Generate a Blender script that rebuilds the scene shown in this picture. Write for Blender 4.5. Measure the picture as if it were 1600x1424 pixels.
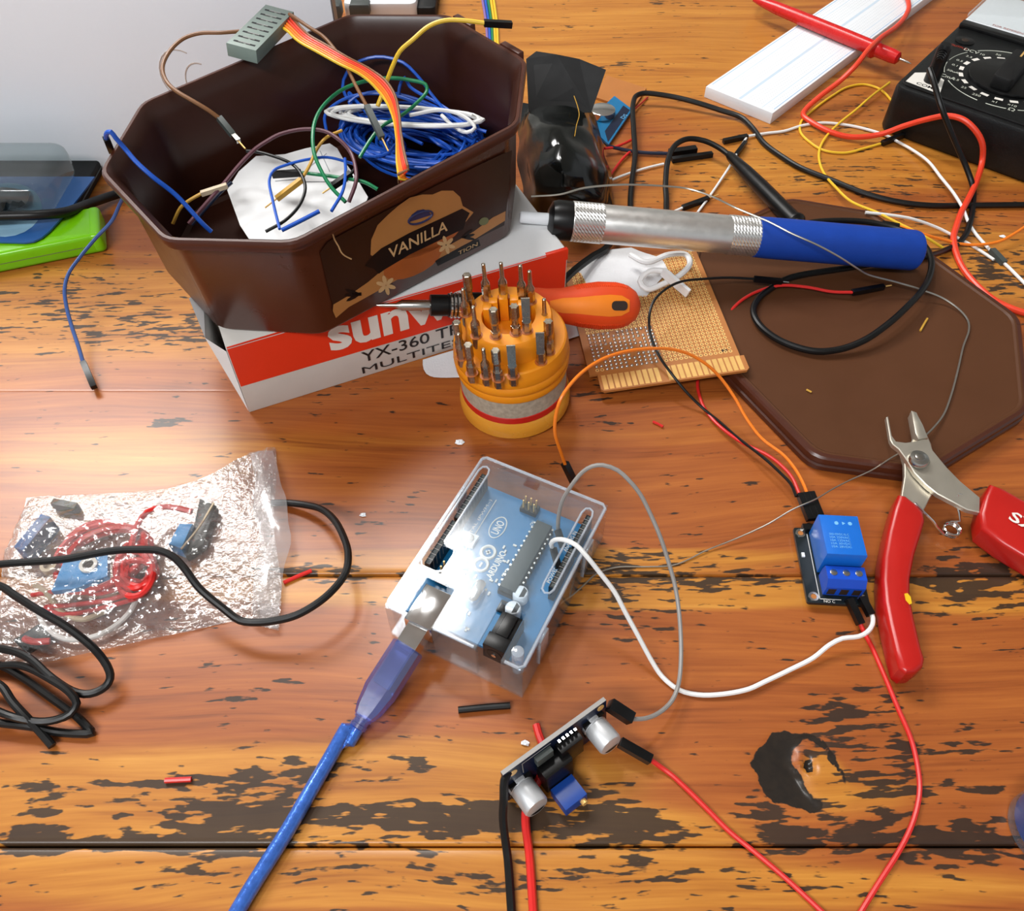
import bpy, bmesh, math, random
import numpy as np
from mathutils import Vector, noise

for _o in list(bpy.data.objects):
    bpy.data.objects.remove(_o, do_unlink=True)
random.seed(7)
S = 0.001                                   # everything below is written in millimetres
SC = bpy.context.scene
COL = SC.collection

# ------------------------------------------------------------------ camera
FPX, HOR, CX, CY, CAMH = 1300.0, -900.0, 800.0, 667.0, 313.83
TH = math.atan2(CY - HOR, FPX)
CT, ST = math.cos(TH), math.sin(TH)
cam_d = bpy.data.cameras.new('camera')
cam = bpy.data.objects.new('camera', cam_d)
COL.objects.link(cam)
cam.location = (0, 0, CAMH * S)
cam.rotation_euler = (math.pi / 2 - TH, 0, 0)
cam_d.sensor_fit = 'HORIZONTAL'
cam_d.sensor_width = 36.0
cam_d.lens = FPX / 1600 * 36
cam_d.shift_y = -45.0 / 1600
cam_d.clip_start = 0.01
cam_d.clip_end = 30
SC.camera = cam

# ------------------------------------------------------------------ world, exposure
SC.view_settings.view_transform = 'Standard'
SC.view_settings.look = 'None'
SC.view_settings.exposure = 0.0
SC.view_settings.gamma = 1.0
SC.view_settings.use_curve_mapping = False
wd = bpy.data.worlds.new('room_light')
SC.world = wd
wd.use_nodes = True
wd.node_tree.nodes['Background'].inputs[0].default_value = (0.93, 0.97, 1.0, 1)
wd.node_tree.nodes['Background'].inputs[1].default_value = 0.46

# ------------------------------------------------------------------ lamps (fixtures are built further down)
def area(name, loc, target, sx, sy, power, col):
    d = bpy.data.lights.new(name, 'AREA')
    d.shape = 'RECTANGLE'; d.size = sx * S; d.size_y = sy * S
    d.energy = power; d.color = col
    o = bpy.data.objects.new(name, d)
    COL.objects.link(o)
    o.location = Vector(loc) * S
    v = Vector(target) - Vector(loc)
    o.rotation_euler = v.to_track_quat('-Z', 'Z').to_euler()
    return o
LAMPS = [((-215, 985, 1480), 200, 270, 8.0, (1.0, 0.985, 0.96), 'small ceiling lamp panel above the far side of the table'),
         ((-960, 1260, 1480), 1000, 480, 40, (1.0, 0.985, 0.96), 'oblong ceiling lamp panel at the far left'),
         ((-700, -900, 1480), 1100, 300, 38, (0.97, 0.985, 1.0), 'long ceiling lamp panel behind the viewer')]
for _l, _sx, _sy, _p, _c, _n in LAMPS:
    area('ceiling_panel_light', _l, (_l[0], _l[1], 0), _sx, _sy, _p, _c)

# ------------------------------------------------------------------ helpers
A = np.array
def U(x, y, z=0.0):
    a = (x - CX) / FPX; b = (y - CY) / FPX
    d = A([a, CT - b * ST, -ST - b * CT])
    return A([0, 0, CAMH]) + d * ((CAMH - z) / -d[2])
def ray_plane(x, y, p0, n):
    a = (x - CX) / FPX; b = (y - CY) / FPX
    d = A([a, CT - b * ST, -ST - b * CT]); o = A([0, 0, CAMH])
    t = np.dot(A(p0) - o, n) / np.dot(d, n)
    return o + d * t
LOC = {}
def lin(c):
    r = []
    for v in c[:3]:
        v = v / 255.0
        r.append(v / 12.92 if v <= 0.04045 else ((v + 0.055) / 1.055) ** 2.4)
    return r + [1.0]

class G:
    """small node-graph writer"""
    def __init__(s, name):
        s.m = bpy.data.materials.new(name); s.m.use_nodes = True
        s.t = s.m.node_tree; s.t.nodes.clear()
        s.out = s.t.nodes.new('ShaderNodeOutputMaterial')
    def n(s, typ, inp=None, **props):
        k = s.t.nodes.new('ShaderNode' + typ)
        for p, v in props.items(): setattr(k, p, v)
        for i, v in (inp or {}).items():
            if isinstance(v, bpy.types.NodeSocket): s.t.links.new(v, k.inputs[i])
            else: k.inputs[i].default_value = v
        return k
    def math(s, op, a, b=0.0, c=None, clamp=False):
        i = {0: a, 1: b}
        if c is not None: i[2] = c
        return s.n('Math', i, operation=op, use_clamp=clamp).outputs[0]
    def mix(s, f, a, b):
        k = s.n('Mix', None, data_type='RGBA')
        for i, v in ((0, f), (6, a), (7, b)):
            if isinstance(v, bpy.types.NodeSocket): s.t.links.new(v, k.inputs[i])
            else: k.inputs[i].default_value = v
        return k.outputs[2]
    def sstep(s, x, lo, hi):
        k = s.n('MapRange', {0: x, 1: lo, 2: hi, 3: 0.0, 4: 1.0}, interpolation_type='SMOOTHSTEP')
        return k.outputs[0]
    def noise(s, vec, scale, detail=3, rough=0.55, dist=0.0):
        return s.n('TexNoise', {'Vector': vec, 'Scale': scale, 'Detail': detail, 'Roughness': rough, 'Distortion': dist}).outputs[0]
    def obj(s):
        return s.n('TexCoord').outputs['Object']
    def scaled(s, vec, sc):
        return s.n('Mapping', {'Vector': vec, 'Scale': sc}).outputs[0]
    def done(s, shader):
        s.t.links.new(shader, s.out.inputs[0]); return s.m

def pm(name, col, rough=0.5, metal=0.0, var=0.12, vs=150.0, bump=0.0, bs=500.0, spec=0.5, coat=0.0, sss=0.0, emit=0.0):
    g = G(name); c = lin(col); o = g.obj()
    nz = g.noise(o, vs, 4)
    lo = [v * (1 - var) for v in c[:3]] + [1]; hi = [min(1, v * (1 + var)) for v in c[:3]] + [1]
    cc = g.mix(nz, lo, hi)
    rr = g.math('MULTIPLY_ADD', nz, 0.16, rough - 0.08, clamp=True)
    b = g.n('BsdfPrincipled', {'Base Color': cc, 'Roughness': rr, 'Metallic': metal, 'Specular IOR Level': spec, 'Coat Weight': coat})
    if sss:
        b.inputs['Subsurface Weight'].default_value = sss; b.inputs['Subsurface Scale'].default_value = 0.003
    if bump:
        nb = g.noise(o, bs, 3)
        bb = g.n('Bump', {'Strength': bump, 'Distance': 0.0004, 'Height': nb})
        g.t.links.new(bb.outputs[0], b.inputs['Normal'])
    return g.done(b.outputs[0])

def clear(name, tint, ior=1.45, rough=0.06, diff=0.0, dcol=(235, 240, 245), gloss=1.0, bump=0.0, bs=300.0, base=0.0):
    """thin clear plastic: transparent + reflective + a little milky diffuse"""
    g = G(name); o = g.obj()
    tr = g.n('BsdfTransparent', {0: lin(tint)})
    nz = g.noise(o, bs, 3)
    gl = g.n('BsdfGlossy', {'Color': (gloss, gloss, gloss, 1), 'Roughness': rough})
    lw = g.n('LayerWeight', {0: 0.5})
    if bump:
        bb = g.n('Bump', {'Strength': bump, 'Distance': 0.001, 'Height': nz})
        g.t.links.new(bb.outputs[0], gl.inputs['Normal']); g.t.links.new(bb.outputs[0], lw.inputs['Normal'])
    f0 = ((ior - 1) / (ior + 1)) ** 2
    fr = g.math('MULTIPLY_ADD', g.math('POWER', lw.outputs['Facing'], 5.0), 1 - f0, f0)
    body = tr.outputs[0]
    if diff:
        df = g.n('BsdfDiffuse', {0: lin(dcol)})
        f = g.math('MULTIPLY_ADD', nz, diff * 0.6, diff * 0.7, clamp=True)
        body = g.n('MixShader', {0: f, 1: body, 2: df.outputs[0]}).outputs[0]
    ff = g.math('ADD', fr, base, clamp=True)
    return g.done(g.n('MixShader', {0: ff, 1: body, 2: gl.outputs[0]}).outputs[0])

def link_mesh(name, V, F, mat, loc, parent=None, smooth=True, angle=35):
    me = bpy.data.meshes.new(name)
    V = (np.asarray(V, float).reshape(-1, 3) - np.asarray(loc, float)) * S
    me.from_pydata([tuple(v) for v in V], [], F)
    me.materials.append(mat)
    me.update()
    bm = bmesh.new(); bm.from_mesh(me)
    bmesh.ops.recalc_face_normals(bm, faces=bm.faces)
    bm.to_mesh(me); bm.free()
    if smooth:
        me.polygons.foreach_set('use_smooth', [True] * len(me.polygons))
        me.set_sharp_from_angle(angle=math.radians(angle))
    o = bpy.data.objects.new(name, me)
    COL.objects.link(o)
    if parent is None:
        o.location = Vector(loc) * S
    else:
        o.parent = parent
    LOC[o.name] = tuple(loc)
    return o
def tag(o, label, cat, group=None, kind=None):
    o['label'] = label; o['category'] = cat
    if group: o['group'] = group
    if kind: o['kind'] = kind
    return o
def thing(name, label, cat, loc, group=None):
    o = bpy.data.objects.new(name, None)
    o.empty_display_size = 0.005
    COL.objects.link(o)
    o.location = Vector(tuple(float(x) for x in loc)) * S
    LOC[o.name] = tuple(float(x) for x in loc)
    return tag(o, label, cat, group)
def part(par, name, VF, mat, smooth=True, label=None, stuff=False, angle=35):
    o = link_mesh(name, VF[0], VF[1], mat, LOC[par.name], par, smooth, angle)
    if label: o['label'] = label
    if stuff: o['kind'] = 'stuff'
    return o
def solo(name, VF, mat, label, cat, group=None, smooth=True, angle=35):
    V = np.asarray(VF[0], float)
    loc = (float(V[:, 0].mean()), float(V[:, 1].mean()), float(V[:, 2].min()))
    return tag(link_mesh(name, V, VF[1], mat, loc, None, smooth, angle), label, cat, group)

def merge(*lst):
    V = []; F = []; k = 0
    for v, f in lst:
        v = np.asarray(v, float).reshape(-1, 3)
        V.append(v); F += [tuple(i + k for i in q) for q in f]; k += len(v)
    return np.vstack(V), F
class Fr:
    """a local frame: origin and three axes, in mm"""
    def __init__(s, o, ex, ey=None, ez=(0, 0, 1)):
        s.o = A(o, float); s.ex = A(ex, float) / np.linalg.norm(ex)
        ez = A(ez, float)
        if ey is None: ey = np.cross(ez, s.ex)
        s.ey = A(ey, float) / np.linalg.norm(ey)
        s.ez = np.cross(s.ex, s.ey)
    def __call__(s, VF):
        if isinstance(VF, tuple) and isinstance(VF[1], list):
            return s.p(VF[0]), VF[1]
        return s.p(VF)
    def p(s, V):
        V = np.asarray(V, float)
        return s.o + V[..., 0:1] * s.ex + V[..., 1:2] * s.ey + V[..., 2:3] * s.ez
    def at(s, *v):
        return s.p(A(v, float))
def inset(poly, d):
    P = np.asarray(poly, float); n = len(P)
    ar = 0.5 * np.sum(P[:, 0] * np.roll(P[:, 1], -1) - np.roll(P[:, 0], -1) * P[:, 1])
    sg = 1 if ar > 0 else -1
    R = []
    for i in range(n):
        a = P[i] - P[i - 1]; b = P[(i + 1) % n] - P[i]
        a = a / (np.linalg.norm(a) + 1e-9); b = b / (np.linalg.norm(b) + 1e-9)
        na = A([-a[1], a[0]]) * sg; nb = A([-b[1], b[0]]) * sg
        m = na + nb; L = np.linalg.norm(m)
        if L < 0.2: m = na; k = 1
        else: m = m / L; k = 1 / max(0.45, np.dot(m, na))
        R.append(P[i] + m * d * k)
    return A(R)
def prism(poly, z0, z1, bev=0.0, bseg=2):
    P = np.asarray(poly, float); n = len(P)
    lv = []
    if bev > 0:
        for i in range(bseg + 1):
            a = math.pi / 2 * i / bseg
            lv.append((inset(P, bev * (1 - math.sin(a))) if i < bseg else P, z0 + bev * (1 - math.cos(a))))
        for i in range(bseg, -1, -1):
            a = math.pi / 2 * i / bseg
            lv.append((inset(P, bev * (1 - math.sin(a))) if i < bseg else P, z1 - bev * (1 - math.cos(a))))
    else:
        lv = [(P, z0), (P, z1)]
    V = []; F = []
    for q, z in lv:
        V += [(p[0], p[1], z) for p in q]
    for k in range(len(lv) - 1):
        for i in range(n):
            j = (i + 1) % n
            F.append((k * n + i, k * n + j, k * n + n + j, k * n + n + i))
    F.append(tuple(range(n))[::-1]); F.append(tuple(range((len(lv) - 1) * n, len(lv) * n)))
    return A(V), F
def rrect(x0, y0, x1, y1, r=0.0, seg=4):
    if r <= 0: return [(x0, y0), (x1, y0), (x1, y1), (x0, y1)]
    P = []
    for cx, cy, a0 in ((x1 - r, y0 + r, -90), (x1 - r, y1 - r, 0), (x0 + r, y1 - r, 90), (x0 + r, y0 + r, 180)):
        for i in range(seg + 1):
            a = math.radians(a0 + 90 * i / seg); P.append((cx + r * math.cos(a), cy + r * math.sin(a)))
    return P
def box(x0, y0, z0, x1, y1, z1, bev=0.0, r=0.0):
    return prism(rrect(x0, y0, x1, y1, r), z0, z1, bev)
def circle(cx, cy, r, n=20):
    return [(cx + r * math.cos(2 * math.pi * i / n), cy + r * math.sin(2 * math.pi * i / n)) for i in range(n)]
def lathe(prof, n=28, cap=True, jag=None):
    V = []; F = []
    for r, z in prof:
        for i in range(n):
            a = 2 * math.pi * i / n; rr = r * (jag(i, z) if jag else 1)
            V.append((rr * math.cos(a), rr * math.sin(a), z))
    for k in range(len(prof) - 1):
        for i in range(n):
            j = (i + 1) % n
            F.append((k * n + i, k * n + j, k * n + n + j, k * n + n + i))
    if cap:
        F.append(tuple(range(n))[::-1]); F.append(tuple(range((len(prof) - 1) * n, len(prof) * n)))
    return A(V, float), F
def axis_frame(p, d, up=(0, 0, 1)):
    """frame whose local z runs along d"""
    d = A(d, float) / np.linalg.norm(d); up = A(up, float)
    if abs(np.dot(d, up)) > 0.95: up = A([0, 1.0, 0])
    ex = np.cross(up, d); ex /= np.linalg.norm(ex); ey = np.cross(d, ex)
    f = Fr(p, ex, ey); return f
def smooth_path(P, step=2.0):
    P = [A(p, float) for p in P]
    if len(P) < 3: return A(P)
    Q = [2 * P[0] - P[1]] + P + [2 * P[-1] - P[-2]]
    R = []
    for i in range(1, len(Q) - 2):
        p0, p1, p2, p3 = Q[i - 1], Q[i], Q[i + 1], Q[i + 2]
        d1 = math.sqrt(np.linalg.norm(p1 - p0)) + 1e-6; d2 = math.sqrt(np.linalg.norm(p2 - p1)) + 1e-6; d3 = math.sqrt(np.linalg.norm(p3 - p2)) + 1e-6
        m1 = (p2 - p1) + d2 * ((p1 - p0) / d1 - (p2 - p0) / (d1 + d2))
        m2 = (p2 - p1) + d2 * ((p3 - p2) / d3 - (p3 - p1) / (d2 + d3))
        k = max(2, int(np.linalg.norm(p2 - p1) / step))
        for j in range(k):
            t = j / k
            R.append((2 * t**3 - 3 * t**2 + 1) * p1 + (t**3 - 2 * t**2 + t) * m1 + (-2 * t**3 + 3 * t**2) * p2 + (t**3 - t**2) * m2)
    R.append(P[-1])
    return A(R)
def tube(P, r, n=8, step=2.0, raw=False, cap=True):
    P = np.asarray(P, float) if raw else smooth_path(P, step)
    m = len(P)
    T = np.gradient(P, axis=0); T /= (np.linalg.norm(T, axis=1)[:, None] + 1e-9)
    up = A([0, 0, 1.0]) if abs(T[0][2]) < 0.9 else A([1.0, 0, 0])
    nx = np.cross(T[0], up); nx /= np.linalg.norm(nx)
    V = []; F = []
    R = r if hasattr(r, '__len__') else [r] * m
    if len(R) != m: R = np.interp(np.linspace(0, 1, m), np.linspace(0, 1, len(R)), R)
    for i in range(m):
        nx = nx - T[i] * np.dot(nx, T[i]); nx /= (np.linalg.norm(nx) + 1e-9)
        ny = np.cross(T[i], nx)
        for k in range(n):
            a = 2 * math.pi * k / n
            V.append(P[i] + R[i] * (math.cos(a) * nx + math.sin(a) * ny))
    for i in range(m - 1):
        for k in range(n):
            l = (k + 1) % n
            F.append((i * n + k, i * n + l, i * n + n + l, i * n + n + k))
    if cap:
        F.append(tuple(range(n))[::-1]); F.append(tuple(range((m - 1) * n, m * n)))
    return A(V), F
def W(pts, z=None):
    """pixel path of the photograph laid at given heights -> world points (mm)"""
    out = []
    for p in pts:
        if isinstance(p, np.ndarray): out.append(p); continue
        out.append(U(p[0], p[1], p[2] if len(p) > 2 else z))
    return out
def cells(us, vs, solid, z0, z1):
    """plate on a grid of cells with real openings, no inner faces"""
    V = []; F = []; idx = {}
    def v(i, j, k):
        if (i, j, k) not in idx:
            idx[(i, j, k)] = len(V); V.append((us[i], vs[j], z1 if k else z0))
        return idx[(i, j, k)]
    nu, nv = len(us) - 1, len(vs) - 1
    ok = lambda i, j: 0 <= i < nu and 0 <= j < nv and solid(0.5 * (us[i] + us[i + 1]), 0.5 * (vs[j] + vs[j + 1]))
    for i in range(nu):
        for j in range(nv):
            if not ok(i, j): continue
            F.append((v(i, j, 1), v(i + 1, j, 1), v(i + 1, j + 1, 1), v(i, j + 1, 1)))
            F.append((v(i, j, 0), v(i, j + 1, 0), v(i + 1, j + 1, 0), v(i + 1, j, 0)))
            if not ok(i, j - 1): F.append((v(i, j, 0), v(i + 1, j, 0), v(i + 1, j, 1), v(i, j, 1)))
            if not ok(i, j + 1): F.append((v(i, j + 1, 0), v(i, j + 1, 1), v(i + 1, j + 1, 1), v(i + 1, j + 1, 0)))
            if not ok(i - 1, j): F.append((v(i, j, 0), v(i, j, 1), v(i, j + 1, 1), v(i, j + 1, 0)))
            if not ok(i + 1, j): F.append((v(i + 1, j, 0), v(i + 1, j + 1, 0), v(i + 1, j + 1, 1), v(i + 1, j, 1)))
    return A(V, float), F
def text_mesh(s, w=None, h=None, bold=0.0, thick=0.06, shear=0.0):
    cu = bpy.data.curves.new('t', 'FONT'); cu.body = s; cu.offset = bold; cu.resolution_u = 3; cu.shear = shear
    o = bpy.data.objects.new('t', cu); COL.objects.link(o)
    bpy.context.view_layer.update()
    me = o.to_mesh()
    V = A([tuple(v.co) for v in me.vertices], float); F = [tuple(p.vertices) for p in me.polygons]
    o.to_mesh_clear(); bpy.data.objects.remove(o, do_unlink=True); bpy.data.curves.remove(cu)
    lo = V.min(0); hi = V.max(0)
    V = V - A([(lo[0] + hi[0]) / 2, (lo[1] + hi[1]) / 2, 0])
    sx = (w / (hi[0] - lo[0])) if w else None; sy = (h / (hi[1] - lo[1])) if h else None
    sx = sx or sy; sy = sy or sx
    V[:, 0] *= sx; V[:, 1] *= sy; V[:, 2] = thick
    return V, F
def text(par, name, s, fr, w=None, h=None, mat=None, **k):
    V, F = text_mesh(s, w, h, **k)
    return part(par, name, (fr.p(V), F), mat, smooth=False)
def flat(poly, z=0.0):
    return A([(p[0], p[1], z) for p in poly], float), [tuple(range(len(poly)))]
def plug(par, a, b, w, mat, name='connector_housing', up=(0, 0, 1)):
    """square dupont housing from a to b"""
    a = A(a, float); b = A(b, float); L = np.linalg.norm(b - a)
    f = axis_frame(a, b - a, up)
    return part(par, name, f(box(-w / 2, -w / 2, 0, w / 2, w / 2, L, 0.25)), mat)
def pin(par, a, b, r, mat):
    return part(par, 'pin', tube([a, b], r, 6, raw=True), mat)
# ------------------------------------------------------------------ materials
def wood_material():
    g = G('worn_table_wood'); o = g.obj()
    geo = g.n('NewGeometry').outputs['Position']
    wear = g.n('Attribute', attribute_name='wear').outputs['Fac']
    tone = g.n('Attribute', attribute_name='tone').outputs['Fac']
    knot = g.n('Attribute', attribute_name='knot').outputs['Fac']
    # gentle waviness of the grain
    wv = g.noise(g.scaled(geo, (3.0, 7.0, 1)), 1.0, 2)
    off = g.n('CombineXYZ', {1: g.math('MULTIPLY', g.math('SUBTRACT', wv, 0.5), 0.05)}).outputs[0]
    pos = g.n('VectorMath', {0: geo, 1: off}, operation='ADD').outputs[0]
    grain = g.noise(g.scaled(pos, (5.0, 95.0, 1)), 1.0, 5, 0.6)
    fine = g.noise(g.scaled(pos, (22.0, 620.0, 1)), 1.0, 3, 0.6)
    big = g.noise(g.scaled(pos, (3.2, 11.0, 1)), 1.0, 3, 0.5)
    # red-brown heartwood and yellow sapwood, with a fairly crisp border
    sap = g.math('ADD', tone, g.math('MULTIPLY', g.math('SUBTRACT', big, 0.5), 0.55))
    sap = g.sstep(g.math('ADD', sap, g.math('MULTIPLY', g.math('SUBTRACT', grain, 0.5), 0.16)), 0.40, 0.60)
    t = g.math('ADD', g.math('MULTIPLY', grain, 0.62), g.math('MULTIPLY', fine, 0.38))
    heart = g.n('ValToRGB', {0: t}); sapw = g.n('ValToRGB', {0: t})
    for rp, cs in ((heart, ((0.28, (106, 50, 18)), (0.45, (146, 76, 29)), (0.60, (164, 91, 36)), (0.75, (182, 109, 47)))),
                   (sapw, ((0.28, (134, 73, 23)), (0.45, (173, 108, 36)), (0.60, (190, 127, 48)), (0.75, (208, 151, 67))))):
        r = rp.color_ramp
        r.elements[0].position = cs[0][0]; r.elements[0].color = lin(cs[0][1])
        r.elements[1].position = cs[-1][0]; r.elements[1].color = lin(cs[-1][1])
        for p, c in cs[1:-1]:
            e = r.elements.new(p); e.color = lin(c)
    col = g.mix(sap, heart.outputs[0], sapw.outputs[0])
    # worn dark marks, drawn out along the planks
    s1 = g.noise(g.scaled(pos, (78.0, 380.0, 1)), 1.0, 2, 0.5)
    s2 = g.noise(g.scaled(pos, (26.0, 85.0, 1)), 1.0, 4, 0.62)
    s3 = g.noise(g.scaled(pos, (240.0, 700.0, 1)), 1.0, 2, 0.5)
    sm = g.math('ADD', g.math('ADD', g.math('MULTIPLY', s1, 0.58), g.math('MULTIPLY', s2, 0.28)), g.math('MULTIPLY', s3, 0.14))
    thr = g.math('MULTIPLY_ADD', wear, -0.27, 0.685)
    spk = g.math('DIVIDE', g.math('SUBTRACT', sm, thr), 0.03, clamp=True)
    dk = g.mix(g.noise(geo, 60.0, 3), lin((16, 13, 10)), lin((46, 37, 27)))
    col = g.mix(g.math('MULTIPLY', spk, 0.93), col, dk)
    # rotten knot
    kn = g.noise(geo, 260.0, 4)
    kk = g.sstep(g.math('ADD', knot, g.math('MULTIPLY', g.math('SUBTRACT', kn, 0.5), 0.55)), 0.45, 0.55)
    col = g.mix(kk, col, g.mix(kn, lin((14, 10, 8)), lin((44, 34, 24))))
    rough = g.math('ADD', g.math('MULTIPLY', spk, 0.10), g.math('MULTIPLY_ADD', big, 0.12, 0.40))
    rough = g.math('ADD', rough, g.math('MULTIPLY', kk, 0.45))
    bmp = g.n('Bump', {'Strength': 0.25, 'Distance': 0.0003, 'Height': g.math('ADD', g.math('MULTIPLY', fine, 0.35), g.math('MULTIPLY', spk, -0.5))})
    b = g.n('BsdfPrincipled', {'Base Color': col, 'Roughness': rough, 'Specular IOR Level': 0.3, 'Coat Weight': 0.42, 'Coat Roughness': 0.24, 'Normal': bmp.outputs[0]})
    return g.done(b.outputs[0])
M = {}
M['wood'] = wood_material()
M['wall'] = pm('wall_paint', (205, 205, 200), 0.8, var=0.05, vs=3, bump=0.2, bs=60)
M['ceil'] = pm('ceiling_paint', (225, 226, 224), 0.85, var=0.04, vs=2)
M['floor'] = pm('floor_tile', (150, 140, 128), 0.5, var=0.15, vs=6)
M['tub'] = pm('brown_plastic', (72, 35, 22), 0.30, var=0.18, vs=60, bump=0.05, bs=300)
M['tub_shaded'] = pm('brown_plastic_shaded', (56, 27, 17), 0.36, var=0.2, vs=40)  # same plastic as outside, with the shade inside the tub put into its colour
M['lid'] = pm('brown_lid_plastic', (82, 49, 28), 0.46, var=0.14, vs=35, bump=0.06, bs=120, spec=0.25)
M['white_card'] = pm('white_cardboard', (222, 222, 222), 0.6, var=0.06, vs=40, bump=0.1, bs=300)
M['box_white'] = pm('box_white_print', (206, 201, 194), 0.5, var=0.08, vs=60)
M['box_red'] = pm('box_red_print', (226, 52, 20), 0.42, var=0.07, vs=50)
M['ink'] = pm('black_ink', (26, 24, 26), 0.5, var=0.2)
M['print_white'] = pm('white_ink', (226, 222, 214), 0.5, var=0.04)
M['carton'] = pm('white_carton', (238, 242, 249), 0.7, var=0.05, vs=9, bump=0.15, bs=90)
M['black_plastic'] = pm('black_plastic', (9, 9, 10), 0.34, var=0.3, spec=0.38)
M['black_matte'] = pm('black_matte', (6, 6, 7), 0.6, var=0.3, spec=0.38)
M['black_rubber'] = pm('black_rubber', (10, 10, 10), 0.4, var=0.3, spec=0.38)
M['meter_black'] = pm('meter_black', (9, 11, 12), 0.42, var=0.3, spec=0.38, bump=0.25, bs=900)
M['black_gloss'] = pm('black_shiny_plastic', (12, 15, 14), 0.16, var=0.5, vs=60, bump=0.5, bs=60)
M['steel'] = pm('steel', (190, 188, 182), 0.24, 1.0, var=0.12, vs=200)
M['bit_steel'] = pm('bit_steel', (176, 166, 150), 0.26, 1.0, var=0.2, vs=300)
M['cut_steel'] = pm('brushed_steel', (206, 200, 186), 0.42, 0.9, var=0.08, vs=120)
M['alu'] = pm('aluminium', (226, 225, 222), 0.33, 0.92, var=0.08, vs=250)
M['chrome'] = pm('bright_metal', (225, 225, 225), 0.12, 1.0, var=0.05)
M['solder'] = pm('solder_wire', (176, 172, 162), 0.32, 0.85, var=0.1)
M['gold'] = pm('gold_contact', (234, 188, 112), 0.34, 0.35, var=0.12)
M['blue_foam'] = pm('blue_grip', (16, 62, 156), 0.62, var=0.12, bump=0.2, bs=900, spec=0.3)
M['white_plastic'] = pm('white_plastic', (232, 236, 240), 0.38, var=0.03)
M['bb_line'] = pm('breadboard_print', (196, 212, 226), 0.5, var=0.05)
M['bb_blue'] = pm('breadboard_blue_line', (150, 186, 220), 0.5, var=0.05)
M['bb_hole'] = pm('breadboard_hole', (208, 213, 218), 0.6, var=0.1)
M['red_plastic'] = pm('red_probe_plastic', (200, 30, 30), 0.28, var=0.1)
M['red_lead'] = pm('red_lead', (224, 62, 34), 0.38, var=0.08)
M['red_wire'] = pm('red_wire', (206, 38, 34), 0.34, var=0.1)
M['cutter_red'] = pm('red_grip', (176, 24, 18), 0.30, var=0.1, vs=60)
M['yellow_paint'] = pm('yellow_paint', (226, 180, 20), 0.5)
M['orange_wire'] = pm('orange_wire', (234, 122, 26), 0.4, var=0.06)
M['yellow_wire'] = pm('yellow_wire', (230, 186, 44), 0.4, var=0.06)
M['gold_wire'] = pm('mustard_wire', (196, 150, 56), 0.45, var=0.1)
M['brown_wire'] = pm('brown_wire', (128, 86, 52), 0.45, var=0.1)
M['purple_wire'] = pm('purple_wire', (92, 52, 62), 0.45, var=0.1)
M['violet_wire'] = pm('violet_wire', (128, 100, 160), 0.45, var=0.1)
M['blue_wire'] = pm('blue_wire', (26, 84, 186), 0.36, var=0.12)
M['navy_wire'] = pm('dark_blue_wire', (46, 76, 134), 0.42, var=0.1)
M['green_wire'] = pm('green_wire', (16, 120, 74), 0.38, var=0.1)
M['white_wire'] = pm('white_wire', (228, 228, 226), 0.42, var=0.04)
M['grey_wire'] = pm('grey_wire', (140, 136, 132), 0.42, var=0.06)
M['beige_wire'] = pm('beige_wire', (196, 178, 150), 0.5, var=0.1)
M['heat_shrink'] = pm('grey_heat_shrink', (64, 70, 68), 0.5, var=0.1)
M['holder'] = pm('orange_yellow_plastic', (230, 142, 20), 0.36, var=0.06, vs=60, sss=0.15)
M['holder_base'] = pm('amber_plastic', (214, 146, 46), 0.26, var=0.1, vs=60, sss=0.15)
M['driver_red'] = pm('orange_red_rubber', (222, 70, 18), 0.5, var=0.08, bump=0.2, bs=700)
M['driver_yellow'] = pm('orange_inlay', (236, 128, 22), 0.42, var=0.06)
M['perf'] = pm('phenolic_board', (172, 108, 52), 0.45, var=0.12, vs=60)
M['copper'] = pm('copper_pad', (236, 190, 118), 0.34, 0.3, var=0.15)
M['hole'] = pm('dark_hole', (40, 24, 12), 0.7)
M['solder_dot'] = pm('solder_dot', (212, 208, 200), 0.18, 1.0, var=0.1)
M['pcb_blue'] = pm('blue_circuit_board', (24, 108, 156), 0.32, var=0.25, vs=90, bump=0.08, bs=400)
M['pcb_navy'] = pm('dark_blue_board', (14, 26, 52), 0.35, var=0.2)
M['pcb_black'] = pm('black_board', (16, 26, 28), 0.35, var=0.2)
M['relay_blue'] = pm('relay_blue', (20, 104, 200), 0.34, var=0.06)
M['term_blue'] = pm('terminal_blue', (14, 74, 190), 0.36, var=0.08)
M['relay_ink'] = pm('relay_print', (112, 178, 224), 0.5)
M['trim_blue'] = pm('trimmer_blue', (20, 62, 140), 0.38, var=0.1)
M['module_cyan'] = pm('bright_blue_board', (20, 138, 206), 0.4, var=0.08)
M['usb_blue'] = clear('translucent_blue_plastic', (172, 190, 246), 1.6, 0.24, 0.14, (66, 100, 214), 1.0, 0.1, 90, 0.12)
M['usb_cable'] = pm('blue_cable_jacket', (62, 112, 206), 0.24, 0.45, var=0.55, vs=420, bump=0.5, bs=420, coat=0.8)
M['case'] = clear('clear_case_plastic', (247, 250, 252), 1.45, 0.12, 0.035, (225, 238, 246), 0.9, 0.06, 90)
M['bag'] = clear('clear_bag_film', (240, 238, 236), 1.55, 0.12, 0.09, (236, 234, 232), 1.0, 0.5, 260, 0.05)
M['blister'] = clear('clear_blister', (228, 234, 234), 1.45, 0.08, 0.05, (200, 208, 208), 1.0)
M['jar'] = clear('clear_jar', (228, 234, 240), 1.5, 0.05, 0.06, (190, 200, 215), 1.0)
M['lime'] = pm('lime_plastic', (118, 196, 10), 0.22, var=0.06, sss=0.1)
M['card_blue'] = pm('blue_card', (38, 88, 150), 0.35, var=0.1)
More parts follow.
